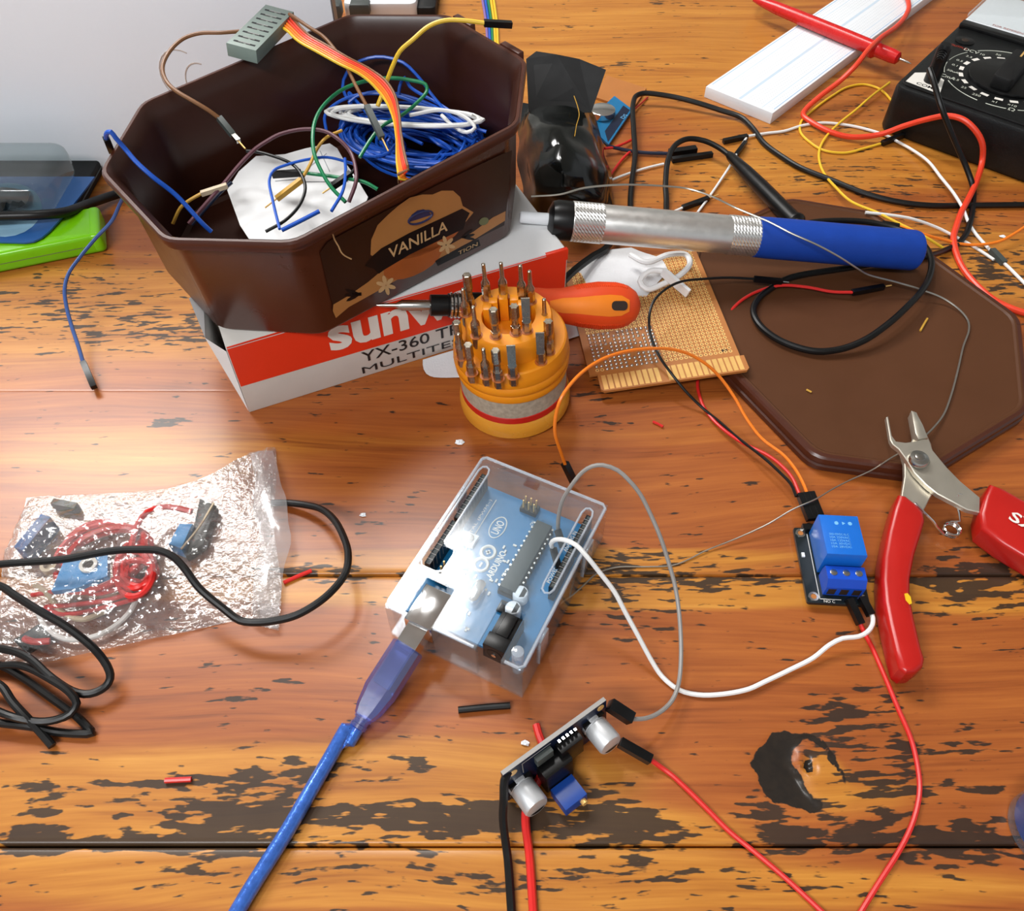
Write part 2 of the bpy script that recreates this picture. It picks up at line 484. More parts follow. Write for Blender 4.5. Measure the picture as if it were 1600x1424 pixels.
M['card_light'] = pm('light_blue_print', (138, 178, 202), 0.35, var=0.1)
M['cloth'] = pm('white_cloth', (214, 214, 216), 0.8, var=0.06, bump=0.5, bs=900)
M['strap'] = pm('white_strap', (232, 232, 232), 0.6, var=0.03)
M['tan'] = pm('label_tan', (176, 122, 66), 0.42, var=0.12, vs=70)
M['label_dark'] = pm('label_dark_brown', (38, 18, 12), 0.34, var=0.3, vs=25, spec=0.4)
M['label_orange'] = pm('label_caramel', (170, 90, 36), 0.4, var=0.25, vs=70)
M['label_black'] = pm('label_black', (9, 7, 10), 0.38, var=0.2, spec=0.3)
M['label_cream'] = pm('label_cream', (206, 170, 120), 0.45, var=0.1)
M['label_blue'] = pm('label_blue', (40, 46, 86), 0.4)
M['label_green'] = pm('label_green', (104, 112, 72), 0.4)
M['grey_header'] = pm('grey_connector', (128, 142, 134), 0.45, var=0.08)
M['sticker'] = pm('scuffed_silver_sticker', (170, 160, 142), 0.5, var=0.5, vs=500, bump=0.2, bs=500)
M['sticker_red'] = pm('red_stripe', (196, 30, 22), 0.35)
M['window'] = clear('meter_window', (252, 253, 253), 1.45, 0.06, 0.0, (235, 238, 240), 1.0)
M['cap_can'] = pm('capacitor_can', (208, 210, 212), 0.42, 0.55, var=0.05)
# ------------------------------------------------------------------ the room
def struct(name, VF, mat, label=None):
    V = np.asarray(VF[0], float)
    o = link_mesh(name, V, VF[1], mat, (float(V[:, 0].mean()), float(V[:, 1].mean()), float(V[:, 2].min())), None, False)
    o['kind'] = 'structure'
    if label: o['label'] = label
    return o
struct('floor', box(-3000, -2500, -790, 3000, 3000, -750), M['floor'], 'floor under the worn wooden table')
struct('wall_back', box(-3000, 3000, -790, 3000, 3060, 1560), M['wall'], 'plain wall behind the table')
struct('ceiling', box(-3000, -2500, 1520, 3000, 3000, 1560), M['ceil'], 'plain ceiling with lamp panels')
for (lx, ly, lz), sx, sy, _p, _c, lb in LAMPS:
    t = thing('ceiling_lamp', lb, 'lamp', (lx, ly, 1490))
    a, b = sx / 2, sy / 2
    part(t, 'housing', cells([lx - a - 25, lx - a, lx + a, lx + a + 25], [ly - b - 25, ly - b, ly + b, ly + b + 25], lambda u, v: not (abs(u - lx) < a and abs(v - ly) < b), 1470, 1520), M['white_plastic'], False)
    part(t, 'back_plate', box(lx - a, ly - b, 1500, lx + a, ly + b, 1519), M['white_plastic'], False)

# ------------------------------------------------------------------ the table: planks with worn marks
WEAR = [  # (pixel x, pixel y, radius x px, radius y px, strength)
    (150, 500, 230, 55, .34), (60, 440, 120, 30, .22), (300, 520, 110, 22, .30), (240, 430, 120, 40, .12), (265, 662, 26, 8, .8),
    (1000, 885, 170, 40, .30), (1250, 905, 400, 14, .42), (1520, 910, 110, 60, .46), (1560, 870, 70, 50, .25), (470, 893, 90, 12, .55), (560, 905, 60, 10, .5), (1000, 870, 60, 14, .3),
    (1380, 315, 190, 90, .26), (1560, 425, 80, 60, .42), (1300, 170, 120, 50, .18), (1080, 290, 130, 60, .12),
    (55, 1290, 40, 60, .62), (340, 1290, 110, 50, .66), (120, 1320, 160, 14, .62), (330, 1320, 400, 10, .5), (400, 1215, 120, 22, .5), (230, 1225, 110, 12, .5), (60, 1235, 70, 12, .35), (150, 1255, 60, 40, .2),
    (470, 1200, 60, 22, .5), (520, 1268, 180, 22, .68), (700, 1288, 170, 24, .62), (640, 1195, 70, 16, .5), (780, 1270, 90, 18, .6), (560, 1150, 160, 25, .18), (465, 1063, 50, 8, .34),
    (960, 1285, 110, 35, .62), (1010, 1300, 80, 26, .5), (940, 1240, 50, 20, .55), (1190, 1270, 40, 40, .6), (1250, 1310, 70, 22, .7), (1350, 1290, 70, 40, .55), (1310, 1115, 45, 26, .62), (1340, 1180, 70, 60, .38), (1400, 1150, 30, 50, .3), (1390, 1230, 60, 22, .45),
    (1470, 1180, 80, 12, .48), (1540, 1235, 70, 10, .62), (1530, 1300, 110, 30, .62), (1480, 1320, 100, 22, .55), (1510, 1160, 60, 40, .25), (1370, 1090, 50, 26, .2),
    (370, 1085, 60, 24, .34), (950, 665, 30, 9, .7), (920, 610, 40, 30, .4), (640, 600, 120, 60, .12), (850, 1370, 700, 30, .4), (980, 940, 110, 50, .3),
    (1260, 1170, 60, 30, .3), (980, 105, 50, 14, .30), (870, 40, 60, 10, .22), (1050, 5, 60, 6, .3), (540, 815, 80, 60, .14), (1300, 990, 300, 60, .08), (1010, 1000, 80, 40, .16),
]
TONE = [  # where the pale sapwood runs
    (1050, 925, 700, 24, .62), (300, 905, 400, 26, .5), (850, 872, 420, 16, .5), (250, 1265, 420, 85, .62), (640, 1215, 330, 62, .55), (900, 1310, 260, 40, .5), (1540, 940, 140, 26, .35),
    (160, 490, 380, 65, .42), (1530, 420, 140, 50, .42), (980, 60, 300, 60, .30), (1000, 120, 260, 30, .25), (1300, 260, 300, 40, .15), (1287, 1212, 24, 34, .6),
    (560, 690, 420, 22, .16), (200, 720, 260, 60, .22), (700, 20, 300, 40, .2), (1350, 1240, 120, 40, .2), (1530, 1130, 200, 30, .12), (850, 1390, 900, 40, .45)]
KN = U(1250, 1203, 0)
def field(X, Y, lst, base):
    f = np.full(X.shape, base)
    for x, y, rx, ry, s in lst:                 # centre and spread of each worn patch on the wood, in mm
        c = U(x, y); mx = U(x + 1, y)[0] - c[0]; my = abs(U(x, y + 1)[1] - c[1])
        f = f + s * np.exp(-((X - c[0]) / (rx * mx)) ** 2 - ((Y - c[1]) / (ry * my)) ** 2)
    return f
def knot_field(X, Y):
    dx = X - KN[0]; dy = Y - KN[1]
    dx, dy = dx + .7 * np.sin(dy * .5) + .3 * np.sin(dy * 1.1 + dx * .4), dy + .6 * np.sin(dx * .45 + 1) + .25 * np.sin(dx)
    r = np.sqrt((dx / 17.5) ** 2 + (dy / 14.5) ** 2)
    isl = np.exp(-(((dx - 6.0 + .25 * dy) / 7.2) ** 2 + ((dy + 0.5) / 12.0) ** 2) ** 3)        # the pale island of sound wood
    side = 1 / (1 + np.exp(-(dx - 9) * .8))
    k = np.clip((1.12 - r) * 3.2, 0, 1) * (1 - isl) * (1 - .30 * side)
    hole = np.exp(-(((dx - 4.3) / 2.0) ** 2 + ((dy - 1.8) / 2.9) ** 2) ** 2)
    k = np.maximum(k, hole)
    return k, np.maximum(np.clip(1.2 - r * 1.2, 0, 1) * (1 - isl) * (1 - side), hole)
table = thing('wooden_table', 'worn orange-brown wooden table of wide planks that everything lies on', 'table', (0, 350, -750))
edges = [-140, -34, 72, 178, 284, 390, 496, 602, 708, 814, 920]
for i in range(len(edges) - 1):
    gap = 0.45 if edges[i] in (72, 178) else 0.04
    gap2 = 0.45 if edges[i + 1] in (72, 178) else 0.04
    y0, y1 = edges[i] + gap, edges[i + 1] - gap2
    st = 1.2 if i == 2 else 3.0
    sx = 1.5 if i == 2 else 4.0
    xs = np.arange(-700, 700.01, sx); ys = np.concatenate([[y0, y0 + .5], np.linspace(y0 + 1.2, y1 - 1.2, int((y1 - y0) / st)), [y1 - .5, y1]])
    X, Y = np.meshgrid(xs, ys, indexing='ij')
    Z = np.zeros_like(X)
    Z[:, 0] = -0.8 if gap > .1 else -.06; Z[:, -1] = -0.8 if gap2 > .1 else -.06; Z[:, 1] = -0.2 if gap > .1 else 0; Z[:, -2] = -0.2 if gap2 > .1 else 0
    kf, dep = knot_field(X, Y)
    Z -= dep * 3.2
    nx, ny = X.shape
    V = np.stack([X, Y, Z], -1).reshape(-1, 3)
    idx = np.arange(nx * ny).reshape(nx, ny)
    F = np.stack([idx[:-1, :-1], idx[1:, :-1], idx[1:, 1:], idx[:-1, 1:]], -1).reshape(-1, 4)
    # sides and underside
    ring = list(idx[:, 0]) + list(idx[-1, 1:]) + list(idx[-2::-1, -1]) + list(idx[0, -2:0:-1])
    low = V[ring].copy(); low[:, 2] = -28
    nb = len(V); V = np.vstack([V, low])
    FL = [tuple(int(q) for q in f) for f in F]
    m = len(ring)
    for k in range(m):
        FL.append((int(ring[k]), nb + k, nb + (k + 1) % m, int(ring[(k + 1) % m])))
    FL.append(tuple(range(nb + m - 1, nb - 1, -1)))
    o = part(table, 'plank', (V, FL), M['wood'], True, angle=60)
    me = o.data
    for nm, val in (('wear', field(V[:, 0], V[:, 1], WEAR, 0.27)), ('tone', field(V[:, 0], V[:, 1], TONE, (0.30, 0.30, 0.30, 0.34, 0.42, 0.46, 0.44, 0.40, 0.45, 0.40)[i])), ('knot', knot_field(V[:, 0], V[:, 1])[0])):
        a = me.attributes.new(nm, 'FLOAT', 'POINT')
        a.data.foreach_set('value', np.ascontiguousarray(val, dtype=np.float32))
for sx in (-640, 640):
    for sy in (-90, 870):
        part(table, 'leg', box(sx - 35, sy - 35, -750, sx + 35, sy + 35, -28, 3), M['wood'])
# ------------------------------------------------------------------ white carton at the back left
t = thing('whiteboard', 'big plain white board standing upright behind the brown tub', 'board', (-300, 483, 0))
part(t, 'sheet', box(-560, 477, 0, -101, 489, 215, 1.5), M['carton'])
part(t, 'edge_band', box(-103, 478.5, 1, -100.4, 487.5, 214, .6), M['grey_wire'])
for x_ in (-520, -150): part(t, 'stand_foot', box(x_ - 12, 489, 0, x_ + 12, 540, 8, 1.5), M['grey_wire'])
def stain(cx, cz, rx, rz, a0, a1, w):
    P = [A([cx + rx * math.cos(a), 476.9, cz + rz * math.sin(a)]) for a in np.linspace(math.radians(a0), math.radians(a1), 14)]
    return tube(P, w, 5, raw=True)
M['stain'] = pm('brown_stain', (196, 180, 170), 0.8, var=0.1)
part(t, 'stain_ring', merge(stain(-196, 66, 13, 16, 60, 250, .35), stain(-186, 62, 9, 12, 70, 230, .4)), M['stain'])

# white device behind the tub
a = U(528, 30, 16); b = U(646, 30, 16); c = U(684, 30, 4)
t = thing('white_plastic_case', 'bright white flat case with a black edge behind the brown tub', 'device', (a[0] + 20, 740, 0))
part(t, 'shell', box(a[0], 690, 3, b[0], 900, 16, 2, 6), M['white_plastic'])
part(t, 'black_edge', box(b[0] - 2, 694, 0, b[0] + 15, 896, 11, 1.5, 4), M['black_matte'])
part(t, 'grey_foot', box(a[0] + 6, 683, 8, a[0] + 22, 694, 18, 2), M['heat_shrink'])
part(t, 'grey_foot', box(a[0] - 9, 681, 6, a[0] - 1, 694, 18, 2), M['heat_shrink'])

# ------------------------------------------------------------------ multimeter carton
BX = Fr(U(390, 645, 0), (0.9125, 0.409, 0))
t = thing('multimeter_box', 'red and white cardboard box lying under the brown tub', 'box', BX.o)
part(t, 'box_body', BX(box(0, 0, 0, 174, 104, 44.5, 0.6)), M['box_white'])
M['box_edge'] = pm('box_grey_edge', (170, 166, 160), 0.6, var=0.1)
part(t, 'red_panel', BX((A([(0.4, -.12, 19), (173.6, -.12, 17.5), (173.6, -.12, 44.2), (0.4, -.12, 44.2)]), [(0, 1, 2, 3)])), M['box_red'], False)
part(t, 'red_fold', BX((A([(0.4, 0.0, 44.62), (173.6, 0.0, 44.62), (173.6, 3, 44.62), (0.4, 1, 44.62)]), [(0, 1, 2, 3)])), M['box_red'], False)
ff = lambda u, v: Fr(BX.at(u, -0.2, v), BX.ex, (0, 0, 1))
text(t, 'brand_lettering', 'sunwa', ff(84, 31.3), 76, 15.5, M['print_white'], bold=0.035)
text(t, 'model_lettering', 'YX-360 TRN', ff(91, 14.0), 62, 7.2, M['ink'], bold=0.005)
text(t, 'kind_lettering', 'MULTITESTER', ff(97, 5.0), 76, 4.6, M['ink'], bold=0.0)
part(t, 'end_flap', BX((A([(-.2, 0, 1), (-.2, 0, 43), (-7, 6, 49), (-9, 40, 46), (-2, 50, 40), (-.2, 50, 1)]), [(0, 1, 2, 5), (2, 3, 4, 5)])), M['white_card'], False)
part(t, 'fold', BX(box(60, 0.6, 44.6, 173, 60, 45.2)), M['white_card'], False)
part(t, 'torn_corner', BX(box(162, -0.1, 38, 174.4, 2, 45.4, 0.5)), M['box_red'])

# ------------------------------------------------------------------ brown tub (ice-cream box), slightly tipped
def Rm(hd, tx, ty):
    h, a_, b_ = [math.radians(v) for v in (hd, tx, ty)]
    Rz = A([[math.cos(h), -math.sin(h), 0], [math.sin(h), math.cos(h), 0], [0, 0, 1]])
    Rx = A([[1, 0, 0], [0, math.cos(a_), -math.sin(a_)], [0, math.sin(a_), math.cos(a_)]])
    Ry = A([[math.cos(b_), 0, math.sin(b_)], [0, 1, 0], [-math.sin(b_), 0, math.cos(b_)]])
    return Rx @ Ry @ Rz
TR = Rm(40.72, 2.83, -1.91)
TB = Fr((-86.66, 358.02, 110), TR[:, 0], TR[:, 1])
TB.ez = TR[:, 2]
def octl(L, Wd, k, z, rr=5.0, seg=3):
    P = [(-L/2, -Wd/2 + k), (-L/2 + k, -Wd/2), (L/2 - k, -Wd/2), (L/2, -Wd/2 + k), (L/2, Wd/2 - k), (L/2 - k, Wd/2), (-L/2 + k, Wd/2), (-L/2, Wd/2 - k)]
    P = [A(p) for p in P]; out = []
    for i in range(8):
        a_, b_, c_ = P[i - 1], P[i], P[(i + 1) % 8]
        p = b_ + (a_ - b_) / np.linalg.norm(a_ - b_) * rr; q = b_ + (c_ - b_) / np.linalg.norm(c_ - b_) * rr
        for s_ in range(seg + 1):
            t_ = s_ / seg
            out.append((1 - t_) ** 2 * p + 2 * t_ * (1 - t_) * b_ + t_ ** 2 * q)
    return A([(p[0], p[1], z) for p in out])
def loft(rings, close_last=True, close_first=False):
    n = len(rings[0]); V = np.vstack(rings); F = []
    for k in range(len(rings) - 1):
        for i in range(n):
            j = (i + 1) % n
            F.append((k * n + i, k * n + j, k * n + n + j, k * n + n + i))
    if close_last: F.append(tuple(range((len(rings) - 1) * n, len(rings) * n)))
    if close_first: F.append(tuple(range(n))[::-1])
    return V, F
HT = 57.0
def tub_ring(d, z, k=38): return octl(195 - 2 * d, 138 - 2 * d, k - 0.586 * d, z)
tub = thing('plastic_tub', 'dark brown eight-sided plastic tub holding wires', 'tub', TB.at(0, 0, -HT))
def seat(VF):
    # the walls run down to a foot that stands level on the cardboard box
    V, F = VF; w_ = TB.p(V)
    fr = np.clip((-V[:, 2] - 8) / (HT - 8), 0, 1.0)
    tgt = 45.5 + (V[:, 2] + HT)
    w_[:, 2] = w_[:, 2] * (1 - fr) + tgt * fr
    return w_, F
part(tub, 'body', seat(loft([tub_ring(4.5, -5.5), tub_ring(5, -8), tub_ring(6.6, -HT + 2), tub_ring(8, -HT), tub_ring(9.5, -HT)])), M['tub'])
part(tub, 'inner_wall', seat(loft([tub_ring(2.4, 0.2), tub_ring(3.4, -1), tub_ring(6.5, -8), tub_ring(8.4, -HT + 3.5), tub_ring(10.4, -HT + 2)])), M['tub_shaded'])
part(tub, 'rim', TB(loft([tub_ring(3.4, -6), tub_ring(1.6, -6), tub_ring(1.0, -5.4), tub_ring(1.0, -3.2), tub_ring(0.0, -2.8), tub_ring(0, -0.7), tub_ring(0.7, 0.3), tub_ring(2.0, 0.3), tub_ring(2.5, -.2)], False)), M['tub'])
# side tabs of the rim on the right
for s_ in (-18, 20):
    part(tub, 'rim_tab', TB(box(97, s_ - 7, -5, 100.5, s_ + 7, 1.2, 0.6)), M['tub'])
# printed label on the front long side
fd = 6.2   # plane of the long front wall, from the rim down to the foot
fc = seat((A([(-55, -(138 / 2 - 6.6), -HT + 2), (55, -(138 / 2 - 6.6), -HT + 2), (0, -(138 / 2 - 5), -8.0)]), []))[0]
fx = (fc[1] - fc[0]) / np.linalg.norm(fc[1] - fc[0]); fn = np.cross(fx, fc[2] - fc[0]); fn /= np.linalg.norm(fn); fy = np.cross(fn, fx)
pA = fc[2]
LB = Fr(pA + fn * 0.55, fx, fy)
def on_face(pts, lift):
    return A([ray_plane(x, y, LB.o + fn * lift, fn) for x, y in pts])
def decal(name, pts, lift, mat, par=None):
    V = on_face(pts, lift)
    return part(par or tub, name, (V, [tuple(range(len(V)))]), mat, False)
def blob(cx, cy, rx, ry, rot, n=16, wob=0.0, ph=0.0):
    c_, s_ = math.cos(math.radians(rot)), math.sin(math.radians(rot)); P = []
    for i in range(n):
        a_ = 2 * math.pi * i / n; k = 1 + wob * math.sin(3 * a_ + ph)
        x = rx * k * math.cos(a_); y = ry * k * math.sin(a_)
        P.append((cx + x * c_ - y * s_, cy + x * s_ + y * c_))
    return P
lab = decal('label_base', [(500, 395), (512, 378), (600, 331), (700, 281), (780, 243), (800, 235), (795, 300), (788, 352), (700, 396), (600, 446), (536, 478), (522, 480), (518, 470), (508, 430)], 0.02, M['label_dark'])
decal('cloud_print', [(579, 398), (580, 375), (590, 352), (606, 336), (622, 322), (640, 309), (660, 304), (676, 304), (690, 298), (708, 298), (719, 308), (723, 322), (740, 332), (715, 362), (650, 392), (600, 416)], 0.08, M['tan'], lab)
decal('swirl_print', [(520, 486), (521, 476), (545, 462), (575, 441), (600, 420), (640, 411), (690, 390), (740, 362), (770, 340), (790, 330), (789, 345), (745, 372), (690, 402), (640, 426), (590, 455), (545, 480), (525, 497)], 0.10, M['tan'], lab)
decal('scoop_print', blob(645, 408, 50, 22, -26, 18), 0.12, M['label_orange'], lab)
decal('scoop_print', blob(672, 378, 52, 14, -27, 18), 0.12, M['label_orange'], lab)
decal('banner_print', [(570, 416), (582, 400), (596, 388), (640, 364), (690, 341), (722, 326), (734, 333), (728, 345), (724, 358), (690, 374), (640, 398), (600, 422), (592, 428), (584, 420)], 0.16, M['label_black'], lab)
bc = ray_plane(654, 374, LB.o + fn * 0.22, fn); b1 = ray_plane(608, 396, LB.o + fn * 0.22, fn); b2 = ray_plane(700, 351, LB.o + fn * 0.22, fn)
bx_ = (b2 - b1) / np.linalg.norm(b2 - b1)
text(lab, 'flavour_lettering', 'VANILLA', Fr(bc, bx_, np.cross(fn, bx_)), np.linalg.norm(b2 - b1), 6.2, M['label_cream'], bold=0.01)
ring_pts = on_face(blob(657, 340, 20, 8, -22, 18), 0.25)
part(lab, 'emblem_print', tube(list(ring_pts) + [ring_pts[0]], 0.5, 5, raw=True), M['label_blue'])
decal('emblem_print', [(640, 347), (643, 336), (652, 329), (662, 327), (671, 332), (674, 336)], 0.2, M['label_blue'], lab)
for cx_, cy_, sc_ in ((697, 383, 13), (603, 446, 14)):
    for k in range(6):
        a_ = k * 60 + 15; decal('petal_print', blob(cx_ + sc_ * .6 * math.cos(math.radians(a_)), cy_ + sc_ * .6 * math.sin(math.radians(a_)), sc_ * .55, sc_ * .24, a_, 8), 0.2, M['label_cream'], lab)
for a_ in (150, 175, 200):
    decal('leaf_print', blob(560 + 8 * math.cos(math.radians(a_)), 460 + 8 * math.sin(math.radians(a_)), 14, 3, a_ + 180, 8), 0.2, M['label_black'], lab)
for a_ in (-40, -15, 10):
    decal('leaf_print', blob(724 + 8 * math.cos(math.radians(a_)), 371 + 8 * math.sin(math.radians(a_)), 11, 2.4, a_, 8), 0.2, M['label_black'], lab)
decal('badge_print', blob(756, 346, 8, 6, -25, 12), 0.2, M['label_green'], lab)
decal('edition_strip', [(680, 408), (690, 402), (748, 374), (751, 384), (700, 408), (684, 416)], 0.2, M['label_black'], lab)
e1_ = ray_plane(716, 396, LB.o + fn * 0.28, fn); e2_ = ray_plane(746, 381, LB.o + fn * 0.28, fn); ed = (e2_ - e1_) / np.linalg.norm(e2_ - e1_)
text(lab, 'edition_lettering', 'TION', Fr((e1_ + e2_) / 2, ed, np.cross(fn, ed)), np.linalg.norm(e2_ - e1_), 2.4, M['label_cream'])
sc = on_face([(520, 366), (523, 375), (529, 385), (533, 394), (539, 400), (549, 405)], 0.2)
part(lab, 'scratch_mark', tube(sc, 0.35, 5), M['label_cream'])

# ------------------------------------------------------------------ tub lid lying on the table
LP = [A(p) for p in ((139.7, 234.1), (189.5, 225.3), (251.3, 263.1), (272.4, 329.1), (219.2, 423.1), (170.8, 437.5), (108.3, 397.0), (87.2, 331.0))]
def rounded(P, rr, seg=3):
    out = []; n_ = len(P)
    for i in range(n_):
        a_, b_, c_ = P[i - 1], P[i], P[(i + 1) % n_]
        p = b_ + (a_ - b_) / np.linalg.norm(a_ - b_) * rr; q = b_ + (c_ - b_) / np.linalg.norm(c_ - b_) * rr
        for s_ in range(seg + 1):
            t_ = s_ / seg; out.append((1 - t_) ** 2 * p + 2 * t_ * (1 - t_) * b_ + t_ ** 2 * q)
    return A(out)
def lr(d, z):
    q = rounded(inset(LP, d), 6)
    return np.column_stack([q, np.full(len(q), z)])
t = thing('tub_lid', 'brown eight-sided plastic lid lying flat with wires across it', 'lid', (180, 330, 0))
part(t, 'skirt', loft([lr(2.2, 1.2), lr(0, 0.6), lr(0, 3.2), lr(0.9, 3.8), lr(0.9, 5.2), lr(0.3, 5.8), lr(0.3, 8.2), lr(1.2, 9.2), lr(3, 9.4)], False), M['tub'])
part(t, 'panel', loft([lr(2.8, 9.3), lr(4, 9.4), lr(5, 8.6), lr(6, 8.6)]), M['lid'])

# ------------------------------------------------------------------ breadboard
BB = Fr(U(1100, 152, 0), (0.742, -0.670, 0))     # x: across (55 mm), y: along
t = thing('breadboard', 'white solderless breadboard lying under the red probe', 'breadboard', BB.o)
part(t, 'body', BB(box(0, 0, 0, 55, 286, 8.5, 0.5)), M['white_plastic'])
part(t, 'adhesive_back', BB(box(0.6, 0.6, -0.0, 54.4, 285.4, 0.4)), M['beige_wire'])
for x_ in (9.6, 45.4): part(t, 'rail_groove', BB(box(x_ - .25, 1, 8.45, x_ + .25, 285, 8.56)), M['bb_line'], False)
part(t, 'groove', BB(box(26.4, 1, 8.45, 28.6, 285, 8.56)), M['bb_line'], False)
for x_ in (2.0, 53.0): part(t, 'blue_rail_line', BB(box(x_ - .3, 5, 8.45, x_ + .3, 280, 8.57)), M['bb_blue'], False)
hv = []
for r in range(106):
    for x_ in [4.0, 6.6, 48.4, 51.0] + [12 + 2.54 * i for i in range(5)] + [32.4 + 2.54 * i for i in range(5)]:
        y_ = 6 + 2.6 * r
        hv.append((A([(x_ - .4, y_ - .4, 8.58), (x_ + .4, y_ - .4, 8.58), (x_ + .4, y_ + .4, 8.58), (x_ - .4, y_ + .4, 8.58)]), [(0, 1, 2, 3)]))
part(t, 'contact_holes', BB(merge(*hv)), M['bb_hole'], False, stuff=True)

# ------------------------------------------------------------------ analog multimeter
MM = Fr((254, 529, 0), (0.766, -0.643, 0))       # x: width of the meter, y: away from the viewer
t = thing('analog_multimeter', 'black analog multimeter with a round selector dial', 'multimeter', MM.o)
part(t, 'case_body', MM(prism(rrect(0, 0, 108, 178, 8), 0, 33, 3)), M['meter_black'])
part(t, 'face_plate', MM(prism(rrect(3, 3, 105, 108, 6), 32.6, 34.2, 0.5)), M['meter_black'])
mv = part(t, 'meter_window', MM(prism(rrect(2, 117, 106, 176, 4), 36.6, 40, .8)), M['window'])
part(mv, 'scale_card', MM(box(2.5, 117.5, 32.8, 105.5, 175.5, 36.2, .4)), M['white_plastic'], False)
M['meter_ink'] = pm('meter_print', (200, 204, 190), 0.5, var=0.05)
M['meter_red'] = pm('meter_red_print', (170, 52, 34), 0.5)
fm = lambda x, y, z=34.26: Fr(MM.at(x, y, z), MM.ex, MM.ey)
part(t, 'window_sill', MM(prism(rrect(1.5, 108, 106.5, 117, 2), 32.6, 36.4, 0.8)), M['black_plastic'])
text(mv, 'scale_lettering', 'FOR REFERENCE', fm(34, 121, 36.3), 26, 2.6, M['meter_red'])
part(t, 'common_patch', MM((A([(5, 7, 34.26), (29, 5, 34.26), (24, 25, 34.26), (14, 30, 34.26), (5, 22, 34.26)]), [(0, 1, 2, 3, 4)])), M['print_white'], False)
text(t, 'jack_lettering', 'COM', fm(17, 9.5, 34.3), 11, 3.4, M['ink'], bold=.01)
dc = (56, 53)
dk = part(t, 'selector_dial', MM(merge(prism(circle(dc[0], dc[1], 25, 40), 34, 36.5, .5))), M['black_plastic'])
ka = 1.6
dn = Fr(MM.at(dc[0], dc[1], 36), MM.ex * math.cos(ka) + MM.ey * math.sin(ka), -MM.ex * math.sin(ka) + MM.ey * math.cos(ka))
part(dk, 'dial_knob', dn(prism(rrect(-23, -6.5, 23, 6.5, 3), 0, 9, 1.5)), M['black_matte'])
part(dk, 'pointer_line', dn(box(12, -.6, 9, 23, .6, 9.2)), M['gold'], False)
for k in range(20):
    a_ = 2 * math.pi * (k + .5) / 20
    f = Fr(MM.at(dc[0] + 29.5 * math.cos(a_), dc[1] + 29.5 * math.sin(a_), 34.22), -MM.ex * math.sin(a_) + MM.ey * math.cos(a_), -MM.ex * math.cos(a_) - MM.ey * math.sin(a_))
    part(t, 'dial_mark', f((A([(-2.6, -1.4, 0.05), (2.6, -1.4, 0.05), (2.6, 1.4, 0.05), (-2.6, 1.4, 0.05)]), [(0, 1, 2, 3)])), M['print_white'], False)
for k, (s_, an) in enumerate((('1000', 84), ('250', 101), ('50', 119), ('10', 137), ('2.5', 155), ('0.5', 172), ('0.1', 186), ('50uA', 202), ('2.5', 220), ('25', 238), ('250', 256), ('x1', 276), ('x10', 294))):
    a_ = math.radians(an)
    text(t, 'dial_number', s_, fm(dc[0] + 34.5 * math.cos(a_), dc[1] + 34.5 * math.sin(a_)), None, 2.6, M['meter_ink'])
for a0, a1 in ((95, 138), (150, 178), (184, 206), (222, 262), (270, 288), (298, 330)):
    P = [MM.at(dc[0] + 40 * math.cos(a_), dc[1] + 40 * math.sin(a_), 34.25) for a_ in np.radians(np.linspace(a0, a1, 16))]
    part(t, 'range_arc', tube(P, 0.28, 4, raw=True), M['meter_ink'])
text(t, 'range_lettering', 'DCV', fm(dc[0] + 40.5 * math.cos(2.52), dc[1] + 40.5 * math.sin(2.52)), 10, 4, M['meter_ink'])
text(t, 'range_lettering', 'DCmA', fm(dc[0] + 40 * math.cos(3.73), dc[1] + 40 * math.sin(3.73)), 13, 4, M['meter_ink'])
text(t, 'range_lettering', '\u03a9', fm(dc[0] + 40 * math.cos(5.11), dc[1] + 40 * math.sin(5.11)), 4, 4, M['meter_ink'])
text(t, 'range_lettering', 'OUTPUT', fm(14, 77), 12, 2.6, M['meter_red'])
part(t, 'output_jack', MM(merge(prism(circle(14, 88, 6.5, 20), 34, 35, .3))), M['black_plastic'])
part(t, 'output_jack', MM(prism(circle(14, 88, 2.6, 14), 34, 35.2, .1)), M['hole'])
# black test plug in the COM jack, with its lead winding over the lid
t = thing('black_test_lead', 'black test lead plugged into the multimeter and looped over the lid', 'cable', MM.at(17, 17, 34))
pj = MM.at(18, 18, 34.2)
part(t, 'plug_body', Fr(pj, MM.ex)(merge(lathe([(5, 0), (5, 8), (4.4, 10), (4.4, 22), (3.2, 25)], 16))), M['black_plastic'])
px0 = U(1457, 118, 54)
pq = axis_frame(pj + A([0, 0, 20]), px0 - (pj + A([0, 0, 20])))
part(t, 'strain_relief', pq(merge(*[lathe([(3.6 - .3 * k, 2.6 * k), (3.6 - .3 * k, 2.6 * k + 1.8)], 12) for k in range(5)], lathe([(2.2, 0), (1.8, 14)], 10))), M['black_plastic'])
part(t, 'lead_cable', tube(W([(1452, 108, 56), (1457, 122, 54), (1470, 165, 44), (1482, 197, 34), (1497, 232, 22), (1510, 262, 12), (1520, 292, 4), (1520, 320, 2), (1515, 350, 4), (1508, 368, 3), (1495, 382, 2.5), (1475, 392, 3), (1450, 400, 9), (1420, 404, 11.5), (1330, 418, 11.3), (1235, 434, 11.3), (1205, 450, 11.3), (1184, 468, 11.3), (1177, 487, 11.3), (1186, 507, 11.3), (1208, 526, 11.3), (1237, 540, 11.3), (1275, 549, 11.3), (1312, 546, 12), (1350, 532, 14), (1387, 507, 16), (1417, 480, 17), (1440, 455, 17), (1453, 430, 16), (1455, 405, 15), (1445, 385, 14), (1425, 367, 14), (1395, 356, 12), (1355, 347, 11.5), (1300, 345, 11.3), (1262, 349, 11.3), (1235, 362, 11.3)]), 1.75, 10), M['black_rubber'])
